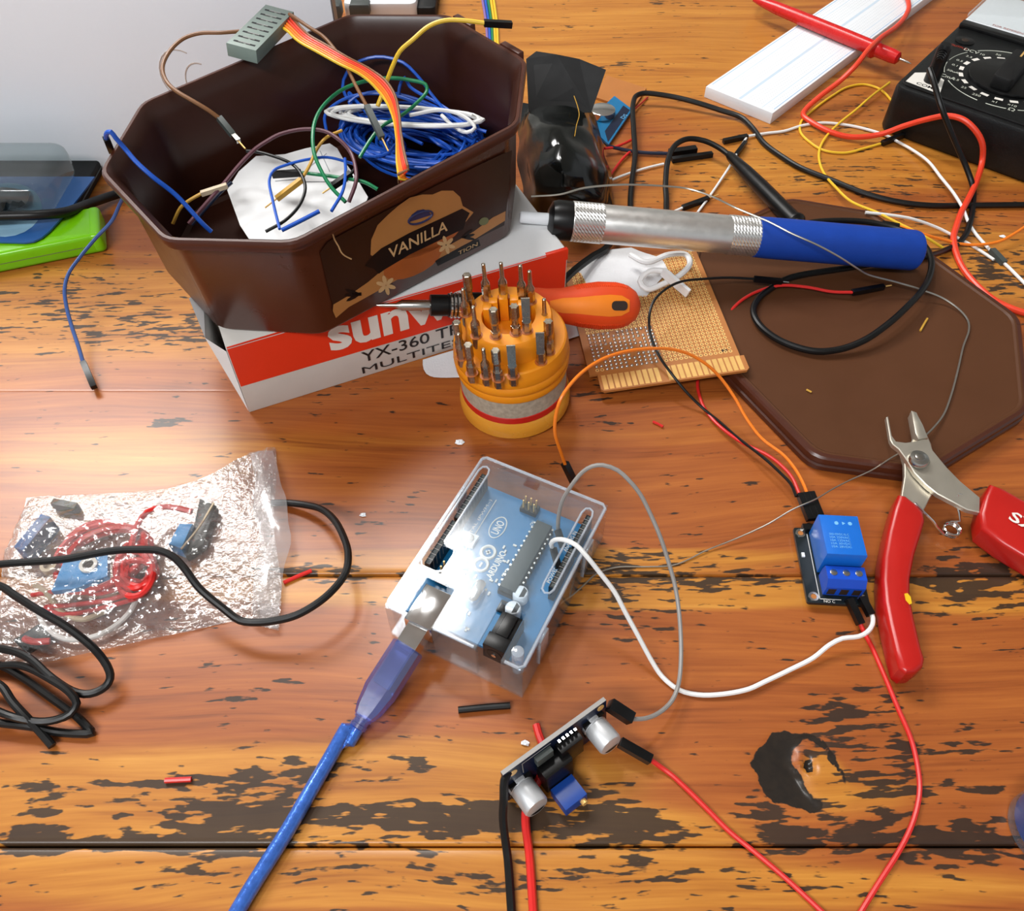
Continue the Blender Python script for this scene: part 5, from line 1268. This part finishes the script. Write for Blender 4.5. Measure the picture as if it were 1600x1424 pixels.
coil('long coil of white wire lying on the blue heap', (637, 182), 122, 17, 3, 6, 1.0, M['white_wire'], 82, 90, 3, jx=.07)
wire('white_wire', 'single white wire looping at the right end of the white coil', [(640, 180, 90), (690, 172, 90), (725, 182, 89), (742, 200, 86), (730, 207, 84), (712, 200, 84), (690, 180, 86)], 1.0, M['white_wire'])
jumper('green jumper wire in a large loop over the blue heap', [(540, 316, 78), (517, 292, 82), (502, 267, 86), (491, 240, 90), (489, 207, 94), (495, 182, 96), (510, 160, 97), (535, 140, 98), (570, 127, 98), (612, 122, 98), (645, 126, 97), (665, 132, 96), (667, 142, 94), (650, 162, 92), (625, 182, 92), (597, 197, 91), (580, 217, 88), (562, 246, 84)], .95, M['green_wire'], [])
jumper('green jumper wire with a black plug on the white card', [(590, 296, 80), (570, 285, 82), (540, 279, 82), (505, 274, 80), (472, 270, 78)], .9, M['green_wire'], [((470, 270, 78), (426, 273, 76), 2.8, 0, 'black_plastic')])
wire('purple_wire', 'dull purple wire arching across the left of the tub', [(295, 350, 74), (325, 315, 80), (350, 287, 84), (375, 257, 88), (400, 232, 92), (415, 222, 93), (437, 210, 94), (475, 202, 94), (507, 205, 93), (532, 220, 91), (547, 237, 88), (555, 260, 86), (556, 285, 84), (545, 316, 78)], .95, M['purple_wire'])
wire('black_wire', 'thin black wire curling over the white card', [(385, 236, 84), (400, 237, 84), (430, 245, 84), (457, 257, 83), (472, 275, 82), (477, 295, 80), (467, 322, 78), (445, 345, 76), (415, 362, 74)], .8, M['black_rubber'])
wire('blue_wire', 'thin blue wire bent square over the white card', [(437, 358, 78), (427, 317, 80), (421, 280, 82), (427, 267, 84), (450, 257, 84), (482, 249, 84), (512, 246, 83), (552, 256, 80)], .7, M['blue_wire'])
wire('blue_wire', 'thin blue wire at the right edge of the white card', [(518, 330, 82), (535, 300, 84), (540, 270, 84), (539, 248, 84)], .8, M['blue_wire'])
wire('blue_wire', 'short thick blue wire end by the front rim of the tub', [(440, 360, 80), (470, 345, 82), (499, 330, 84)], 1.0, M['blue_wire'])
jumper('mustard jumper wire lying over the white card', [(470, 282, 80), (482, 262, 84), (497, 230, 88), (510, 215, 90), (534, 204, 90)], .8, M['gold_wire'], [((471, 281, 80), (432, 311, 74), 2.4, 7, 'gold_wire')])
jumper('black jumper plug leaning on the card beside the green wire', [(556, 262, 86), (548, 272, 84)], .8, M['black_rubber'], [((549, 271, 84), (520, 291, 80), 2.8, 6, 'black_plastic')])
jumper('mustard jumper wire in the dark left end of the tub', [(270, 350, 70), (282, 325, 76), (298, 312, 80), (314, 303, 82)], .8, M['gold_wire'], [((314, 303, 82), (355, 290, 84), 2.2, 0, 'beige_wire')])
wire('navy_wire', 'dark blue wire low in the left end of the tub', [(300, 352, 66), (318, 330, 70), (345, 300, 74), (362, 285, 76)], .9, M['pcb_navy'])
jumper('blue jumper wire hooked over the left rim of the tub', [(330, 362, 76), (317, 350, 80), (275, 305, 92), (237, 275, 101), (212, 252, 106), (195, 232, 110), (181, 216, 115), (173, 206, 118), (167, 208, 117), (166, 218, 112)], 1.05, M['blue_wire'], [((166, 216, 113), (174, 236, 104), 2.8, 0, 'black_plastic')])
jumper('blue jumper wire hanging from the tub onto the table', [(200, 296, 60), (187, 320, 44), (175, 345, 36), (150, 372, 30), (125, 402, 26), (107, 428, 23), (101, 452, 20), (104, 480, 16), (112, 510, 12), (122, 540, 9), (130, 567, 7)], 1.0, M['navy_wire'], [((130, 566, 7), (147, 606, 4), 2.9, 0, 'black_plastic')])
jumper('yellow jumper wire reaching from the tub over its back rim', [(590, 166, 92), (600, 140, 98), (607, 120, 104), (615, 100, 110), (625, 80, 116), (645, 62, 121), (670, 41, 126), (695, 32, 128), (725, 32, 128), (757, 36, 127)], 1.1, M['yellow_wire'], [((756, 36, 127), (800, 38.5, 125), 2.9, 0, 'black_plastic')])
jumper('brown jumper wire looping left of the grey connector block', [(374, 49, 121), (345, 51, 122), (312, 52, 122), (287, 60, 121), (265, 80, 119), (254, 105, 116), (260, 127, 113), (275, 142, 111), (300, 157, 108), (325, 172, 104), (343, 185, 100)], 1.0, M['brown_wire'], [((342, 184, 100), (364, 211, 95), 2.7, 0, 'heat_shrink'), ((364, 211, 95), (373, 221, 94), 2.2, 6, 'steel')])
jumper('brown jumper wire dropping from the grey connector into the tub', [(452, 22, 121), (460, 27, 121), (482, 42, 120), (505, 57, 118), (525, 80, 115), (540, 102, 112), (555, 132, 107), (574, 168, 101)], .9, M['brown_wire'], [((573, 166, 101), (597, 216, 94), 2.9, 8, 'heat_shrink')])
# grey connector block with the coloured ribbon
ga, gb, gc = U(368, 52, 122), U(400, 79, 120), U(459, 18, 120)
gx = gc - gb; GL = np.linalg.norm(gx); gx /= GL
gy = ga - gb; gy = gy - gx * np.dot(gy, gx); GW = np.linalg.norm(gy); gy /= GW
GF = Fr(gb, gx, gy)
t = thing('connector_block', 'grey many-pin connector block resting on the tub rim', 'connector', gb)
part(t, 'housing', GF(box(0, 0, -7, GL, GW, 0, .5)), M['grey_header'])
for k in range(8):
    x_ = 3 + (GL - 6) * k / 7.6
    part(t, 'contact_slot', GF(box(x_, GW * .52, -.5, x_ + 1.3, GW * .86, .08)), M['black_plastic'], False)
    part(t, 'contact_slot', GF(box(x_, GW * .14, -.5, x_ + 1.3, GW * .44, .08)), M['black_plastic'], False)
    part(t, 'contact_spring', GF(box(x_ + .35, GW * .3, 0, x_ + .95, GW * .7, .3)), M['steel'], False)
rib = W([(447, 33, 118), (462, 48, 119), (475, 60, 119), (505, 77, 117), (537, 95, 114), (570, 112, 110), (595, 132, 106), (611, 155, 102), (619, 180, 98), (623, 212, 95), (626, 245, 93), (631, 272, 90), (634, 290, 80)])
RP = smooth_path(rib, 2.5); TT = np.gradient(RP, axis=0); TT /= np.linalg.norm(TT, axis=1)[:, None]
sidev = np.cross(TT, A([0, 0, 1.0])); sidev /= np.linalg.norm(sidev, axis=1)[:, None]
prog = np.linspace(0, 1, len(RP)); tw = np.interp(prog, [0, .1, .45, .62, .72, 1], [.3, .2, .15, .9, 1.1, .5])
t = thing('ribbon_cable', 'orange, red and yellow ribbon cable dropping into the tub', 'ribbon cable', RP[-1])
for k, mn in enumerate(('yellow_wire', 'orange_wire', 'orange_wire', 'red_lead', 'red_lead', 'brown_wire')):
    off = (k - 2.5) * 1.25 * np.interp(prog, [0, .08, .5, .63, .75, 1], [1.3, 1.0, 1.0, .7, .8, 1.1])
    P_ = RP + (-sidev * np.cos(tw)[:, None] + A([0, 0, 1.0]) * np.sin(tw)[:, None]) * off[:, None]
    part(t, 'wire', tube(P_, .72, 7, raw=True), M[mn])
# rainbow ribbon on the table behind the tub
t = thing('ribbon_cable', 'blue, green and yellow ribbon cable on the table behind the tub', 'ribbon cable', U(765, 40, 0))
for k, mn in enumerate(('violet_wire', 'blue_wire', 'green_wire', 'yellow_wire', 'yellow_wire')):
    part(t, 'wire', tube(W([(748 + 4.4 * k, -45, 1.2), (754 + 4.4 * k, 0, 1.2), (759.5 + 4.2 * k, 35, 1.2), (762 + 4 * k, 70, 1.2), (764 + 4 * k, 110, 1.2)]), 1.1, 7), M[mn])

# ------------------------------------------------------------------ left edge: blister pack, dark case, green case, cable
g0, g1 = U(0, 428, 0), U(168, 394, 0)
GX = (g1 - g0) / np.linalg.norm(g1 - g0)
GR = Fr(g1, GX)
t = thing('lime_case', 'lime green plastic case under the blue blister card', 'case', GR.at(-60, 12, 0))
part(t, 'shell', GR(prism(rrect(-150, 0, 0, 30, 2.5), 0, 13, 2.5, 3)), M['lime'])
part(t, 'end_cap', GR(prism(rrect(-7, -.25, .6, 30.25, 3), .2, 13.2, 2.6, 3)), M['lime'])
part(t, 'seam', GR(box(-150, -.15, 6, -7, .05, 6.4)), M['label_green'], False)
b1_, b2_ = U(150, 275, 0), U(119, 350, 0)
bd = (b2_ - b1_) / np.linalg.norm(b2_ - b1_)
BKf = Fr(b2_, (1, 0, 0))
t = thing('dark_case', 'flat black case lying under the blue blister card', 'case', b2_ + A([-40, 20, 0]))
part(t, 'shell', prism([tuple(p[:2]) for p in (b2_, b1_ + A([4, 8, 0]), b1_ + A([-150, 8, 0]), b2_ + A([-130, 0, 0]))], 0, 9, 1.5), M['black_matte'])
part(t, 'trim_line', tube([b2_ + A([0, 0, 4.5]), b1_ + A([4, 8, 4.5])], .5, 5, raw=True), M['heat_shrink'])
t = thing('blister_pack', 'blue blister card with a clear dome and a black part inside', 'package', U(60, 330, 12))
cc = [(148, 276), (136, 292), (110, 325), (78, 360), (65, 371), (52, 377), (38, 379), (0, 378), (-60, 374), (-60, 276)]
cdm = part(t, 'backing_card', prism([tuple(U(x, y, 15)[:2]) for x, y in cc[::-1]], 14, 15), M['card_blue'], False)
part(cdm, 'light_print', flat([tuple(U(x, y, 15.1)[:2]) for x, y in blob(10, 328, 56, 42, -8, 22)], 15.1), M['card_light'], False)
DM = Fr(U(84, 346, 15), (1, 0.0, 0))
part(t, 'clear_dome', DM(prism(rrect(-75, 0, 0, 52, 10), .1, 22, 6, 4)), M['blister'])
part(t, 'black_component', gridmesh([W([(-30, 296, 16), (10, 292, 24), (46, 300, 17)]), W([(-30, 315, 22), (8, 312, 30), (40, 316, 20)]), W([(-30, 336, 16), (0, 338, 22), (14, 336, 16)])], jit=3, seed=8), M['black_gloss'])
wire('black_cable', 'black cable passing over the blister card to the tub', [(-80, 342, 24), (0, 338, 24), (60, 336, 22), (100, 332, 18), (140, 318, 10), (175, 306, 5), (230, 290, 3.2), (300, 275, 3.2)], 2.9, M['black_rubber'], 'cable', n=12)

# ------------------------------------------------------------------ plastic bag with parts, and the cable across it
def bag_pt(s_, t_, layer):
    # s across (left to right), t from far to near
    top = smooth_edge(BAG_TOP, s_); bot = smooth_edge(BAG_BOT, s_)
    x = top[0] * (1 - t_) + bot[0] * t_; y = top[1] * (1 - t_) + bot[1] * t_
    x += 7 * math.sin(t_ * 9 + 1) * max(0, s_ - .9) * 6
    full = max(0.0, math.sin(math.pi * min(1, max(0, t_)))) ** .6 * (1 if s_ > .05 else s_ / .05)
    hgt = np.interp(s_, [0, .1, .3, .55, .72, .85, 1], [6, 19, 24, 20, 9, 3.5, 4]) * full
    p = U(x, y, 0)
    v = noise.noise(Vector((p[0] * .09, p[1] * .09, 3.0 + layer))); w_ = noise.noise(Vector((p[0] * .3, p[1] * .3, 9.0 + layer))); q_ = noise.noise(Vector((p[0] * .7, p[1] * .7, 5.0)))
    z = max(.25, hgt * .8 + (2.6 * v + 1.5 * w_ + .7 * q_) * (.35 + .65 * full)) if layer else .2
    if layer and s_ > .8: z += 2.0 * abs(noise.noise(Vector((p[0] * .15, 2, p[1] * .05)))) * 3
    return U(x, y, 0) * A([1, 1, 0]) + A([0, 0, z]) + (A([-.0, -.25 * z, 0]) if layer else 0)
def smooth_edge(E, s_):
    xs = np.linspace(0, 1, len(E)); return np.interp(s_, xs, [e[0] for e in E]), np.interp(s_, xs, [e[1] for e in E])
BAG_TOP = [(42, 779), (62, 776), (110, 774), (180, 772), (260, 765), (320, 748), (370, 718), (400, 706), (428, 702)]
BAG_BOT = [(-22, 1044), (20, 1040), (80, 1034), (150, 1018), (230, 1000), (300, 986), (360, 972), (400, 978), (438, 986)]
def sheet(layer, ns, nt):
    V = A([bag_pt(i / ns, j / nt, layer) for i in range(ns + 1) for j in range(nt + 1)])
    return V, [(i * (nt + 1) + j, (i + 1) * (nt + 1) + j, (i + 1) * (nt + 1) + j + 1, i * (nt + 1) + j + 1) for i in range(ns) for j in range(nt)]
t = thing('plastic_bag', 'crumpled clear plastic bag of electronic parts', 'plastic bag', U(220, 880, 0))
part(t, 'film', sheet(1, 150, 84), M['bag'], True, angle=28)
part(t, 'film', sheet(0, 20, 12), M['bag'])
M['bag_seal'] = clear('bag_seal_film', (236, 236, 236), 1.5, 0.2, 0.22, (235, 235, 236), 1.0, 0.2, 300, .03)
part(t, 'seal_strip', gridmesh([W([(392, 712, 4), (398, 780, 6), (400, 850, 6), (398, 920, 5), (396, 972, 3)]), W([(410, 705, 5), (418, 780, 9), (424, 850, 8), (416, 920, 7), (412, 978, 4)]), W([(428, 704, 5), (446, 780, 6), (456, 838, 6), (446, 880, 5), (436, 982, 3)])], jit=2.0, seed=6), M['bag_seal'])
t = thing('blue_module', 'bright blue board with a round hole inside the plastic bag', 'circuit board', U(130, 895, 2))
part(t, 'circuit_board', prism([tuple(U(x, y, 15)[:2]) for x, y in ((168, 866), (100, 876), (80, 924), (120, 919), (168, 900))][::-1], 12, 15), M['module_cyan'], False)
part(t, 'round_socket', (lambda VF: (VF[0] + U(139, 884, 15), VF[1]))(lathe([(2.2, 0), (2.2, 1.2), (3.6, 1.2), (3.6, 0)], 20, False)), M['print_white'])
part(t, 'socket_hole', (lambda VF: (VF[0] + U(139, 884, 15.1), VF[1]))(lathe([(2.2, 0), (2.2, .1)], 16)), M['hole'])
part(t, 'brass_post', (lambda VF: (VF[0] + U(80, 888, 11), VF[1]))(lathe([(3.4, 0), (3.4, 3), (2.0, 3), (2.0, 1)], 16)), M['beige_wire'])
t = thing('blue_module', 'small blue block beside a dark chip in the middle of the bag', 'component', U(285, 850, 2))
part(t, 'blue_block', prism([tuple(U(x, y, 8)[:2]) for x, y in ((302, 820), (281, 820), (264, 852), (284, 860))][::-1], 1, 9, .6), M['module_cyan'])
part(t, 'dark_chip', prism([tuple(U(x, y, 6)[:2]) for x, y in ((338, 790), (312, 778), (300, 830), (290, 870), (318, 850))][::-1], 1, 6, .6), M['pcb_black'])
part(t, 'metal_leg', tube(W([(334, 786, 8), (310, 825, 9), (283, 858, 9)]), .5, 5), M['beige_wire'])
solo('dark_connector', axis_frame(U(84, 788, 3), U(128, 796, 3) - U(84, 788, 3))(box(-1.5, -2.6, 0, 1.5, 2.6, 12, .4)), M['pcb_black'], 'dark connector strip in the far corner of the bag', 'connector')
solo('blue_socket', axis_frame(U(40, 870, 5), U(66, 838, 5) - U(40, 870, 5))(box(-2, -4, 0, 3, 6, 18, .6)), M['card_blue'], 'blue ribbed socket at the left side of the bag', 'connector')
coil('coil of red hook-up wire inside the plastic bag', (160, 872), 78, 56, -22, 11, 1.25, M['red_wire'], 4, 11, 21, jx=.08,
     extra=[(205, 855, 13), (214, 822, 12), (230, 800, 11), (260, 792, 9), (300, 800, 8)])
coil('tight knot of red wire in front of the blue board in the bag', (213, 890), 32, 42, 10, 10, 1.25, M['red_wire'], 7, 15, 33, jx=.16)
wire('red_wire', 'red wire strands along the near side of the bag', [(50, 930, 6), (90, 925, 9), (140, 925, 11), (190, 905, 12), (225, 915, 10), (180, 935, 9), (120, 945, 9), (70, 950, 6), (100, 960, 6), (160, 950, 7), (215, 935, 8)], 1.0, M['red_wire'])
wire('white_wire', 'pale wire curving along the near edge of the bag', [(60, 960, 3), (75, 985, 3), (110, 1000, 3), (160, 990, 3), (200, 960, 4), (220, 920, 5)], 1.1, M['white_wire'])
wire('beige_wire', 'short beige wires under the red coil in the bag', [(55, 915, 7), (75, 928, 8), (95, 955, 6), (130, 968, 5), (165, 955, 5)], 1.2, M['beige_wire'])
solo('dark_chip', prism([tuple(U(x, y, 4)[:2]) for x, y in ((20, 1000), (60, 975), (80, 992), (38, 1018))][::-1], .5, 4, .4), M['pcb_black'], 'dark component in the near left corner of the bag', 'component')
wire('red_wire', 'red wire end in the near left corner of the bag', [(38, 998, 5), (52, 1003, 5), (78, 1002, 4)], 1.4, M['red_wire'])

wire('black_cable', 'black cable folded in loops and running across the plastic bag',
     [(425, 786, 2), (447, 786, 3), (475, 789, 5), (500, 795, 8), (520, 810, 12), (535, 835, 16), (544, 865, 19), (540, 895, 20), (525, 917, 19), (500, 940, 18), (462, 962, 16), (425, 971, 14), (400, 973, 13), (375, 970, 13), (350, 952, 15), (312, 920, 19), (287, 887, 22), (270, 870, 23), (250, 861, 24), (212, 859, 25), (175, 861, 25), (100, 874, 24), (0, 882, 22), (-60, 890, 20), (-90, 900, 18), (-60, 905, 20), (0, 916, 22), (25, 932, 23), (62, 955, 23), (100, 977, 20), (125, 995, 17), (145, 1012, 14), (162, 1032, 10), (171, 1049, 8), (172, 1061, 7), (165, 1073, 6), (150, 1082, 6), (132, 1085, 6), (112, 1080, 7), (95, 1070, 8), (75, 1055, 9), (50, 1032, 10), (30, 1021, 10), (0, 1014, 9), (-40, 1012, 8), (-60, 1025, 6), (-40, 1036, 5), (0, 1040, 4), (37, 1060, 3), (75, 1087, 3), (100, 1105, 2.5), (120, 1120, 2), (138, 1138, 1.8), (144, 1146, 1.8), (125, 1147, 1.8), (87, 1144, 2), (50, 1136, 5), (0, 1130, 5), (-50, 1120, 5), (-70, 1095, 5), (-50, 1060, 6), (0, 1071, 8), (20, 1098, 8), (45, 1125, 7), (62, 1143, 4), (82, 1166, 1.8)], 1.55, M['black_rubber'], 'cable', n=10)
wire('black_cable', 'short curl of black cable beside the folded loops', [(-30, 1045, 2), (30, 1040, 6), (80, 1062, 9), (110, 1083, 9), (120, 1100, 8), (111, 1115, 7), (88, 1125, 6), (60, 1128, 6), (25, 1122, 8), (-30, 1100, 6)], 1.5, M['black_rubber'], 'cable', n=10)

# ------------------------------------------------------------------ small clippings
solo('insulation_sleeve', tube(W([(716, 1110, 1.6), (756, 1106, 1.6), (797, 1103, 1.6)]), 1.35, 10), M['black_rubber'], 'short piece of black sleeve lying below the clear case', 'sleeve')
solo('wire_clipping', tube(W([(258, 1220, 1.1), (278, 1219, 1.1), (299, 1218, 1.1)]), 1.0, 8), M['red_wire'], 'short red wire clipping at the lower left of the table', 'clipping')
solo('wire_clipping', tube(W([(443, 911, 1), (465, 901, 1), (487, 892, 1)]), .9, 8), M['red_wire'], 'red wire clipping beside the plastic bag', 'clipping')
solo('wire_clipping', tube(W([(1020, 659, .8), (1027, 662, .8), (1036, 667, .8)]), .7, 6), M['red_wire'], 'tiny red clipping below the prototyping board', 'clipping')
def crumb(px, py, r, z, mat, label, seed):
    rn = random.Random(seed); V, F = lathe([(r * .5, 0), (r, r * .3), (r * .7, r * .7), (r * .2, r * .8)], 7)
    V = V * (1 + .35 * A([[rn.uniform(-1, 1) for _ in range(3)] for _ in V])); V[:, 0] *= 1.6
    solo('plastic_crumb', (V + U(px, py, z), F), M[mat], label, 'crumb', smooth=False)
crumb(718, 692, 1.6, .1, 'white_plastic', 'white plastic crumb at the foot of the bit holder', 1)
crumb(568, 805, 1.0, .1, 'white_plastic', 'tiny white crumb left of the clear case', 2)
crumb(822, 1162, 1.1, .1, 'white_plastic', 'tiny white crumb above the converter module', 3)
crumb(1310, 419, 1.1, 9.0, 'white_plastic', 'white crumb on the lid below the pump sleeve', 4)
crumb(1567, 370, 1.2, .1, 'white_plastic', 'white crumb at the far right of the table', 5)
solo('wire_clipping', tube(W([(1438, 517, 9.2), (1443, 508, 9.4), (1449, 498, 9.2)]), .6, 6), M['gold_wire'], 'tan clipping on the brown lid', 'clipping')
solo('wire_clipping', tube(W([(1260, 609, 9.2), (1268, 613, 9.2)]), .5, 6), M['gold_wire'], 'tiny pale clipping on the near part of the lid', 'clipping')
# glossy cap cut off by the right edge
jc = U(1640, 1300, 0)
t = thing('glossy_cap', 'clear glossy round cap cut off at the right edge', 'cap', jc)
part(t, 'shell', Fr(jc, (1, 0, 0))(lathe([(13, 0), (14, .6), (14, 10), (13.2, 12), (11, 12.6)], 36)), M['jar'])
part(t, 'blue_reflection', Fr(jc, (1, 0, 0))(lathe([(13.2, 4), (13.2, 11)], 36, False)), M['trim_blue'])  # blue reflection in the clear cap, painted as a coloured ring
part(t, 'inner_disc', Fr(jc, (1, 0, 0))(lathe([(11.5, .8), (11.5, 9)], 30)), M['chrome'])
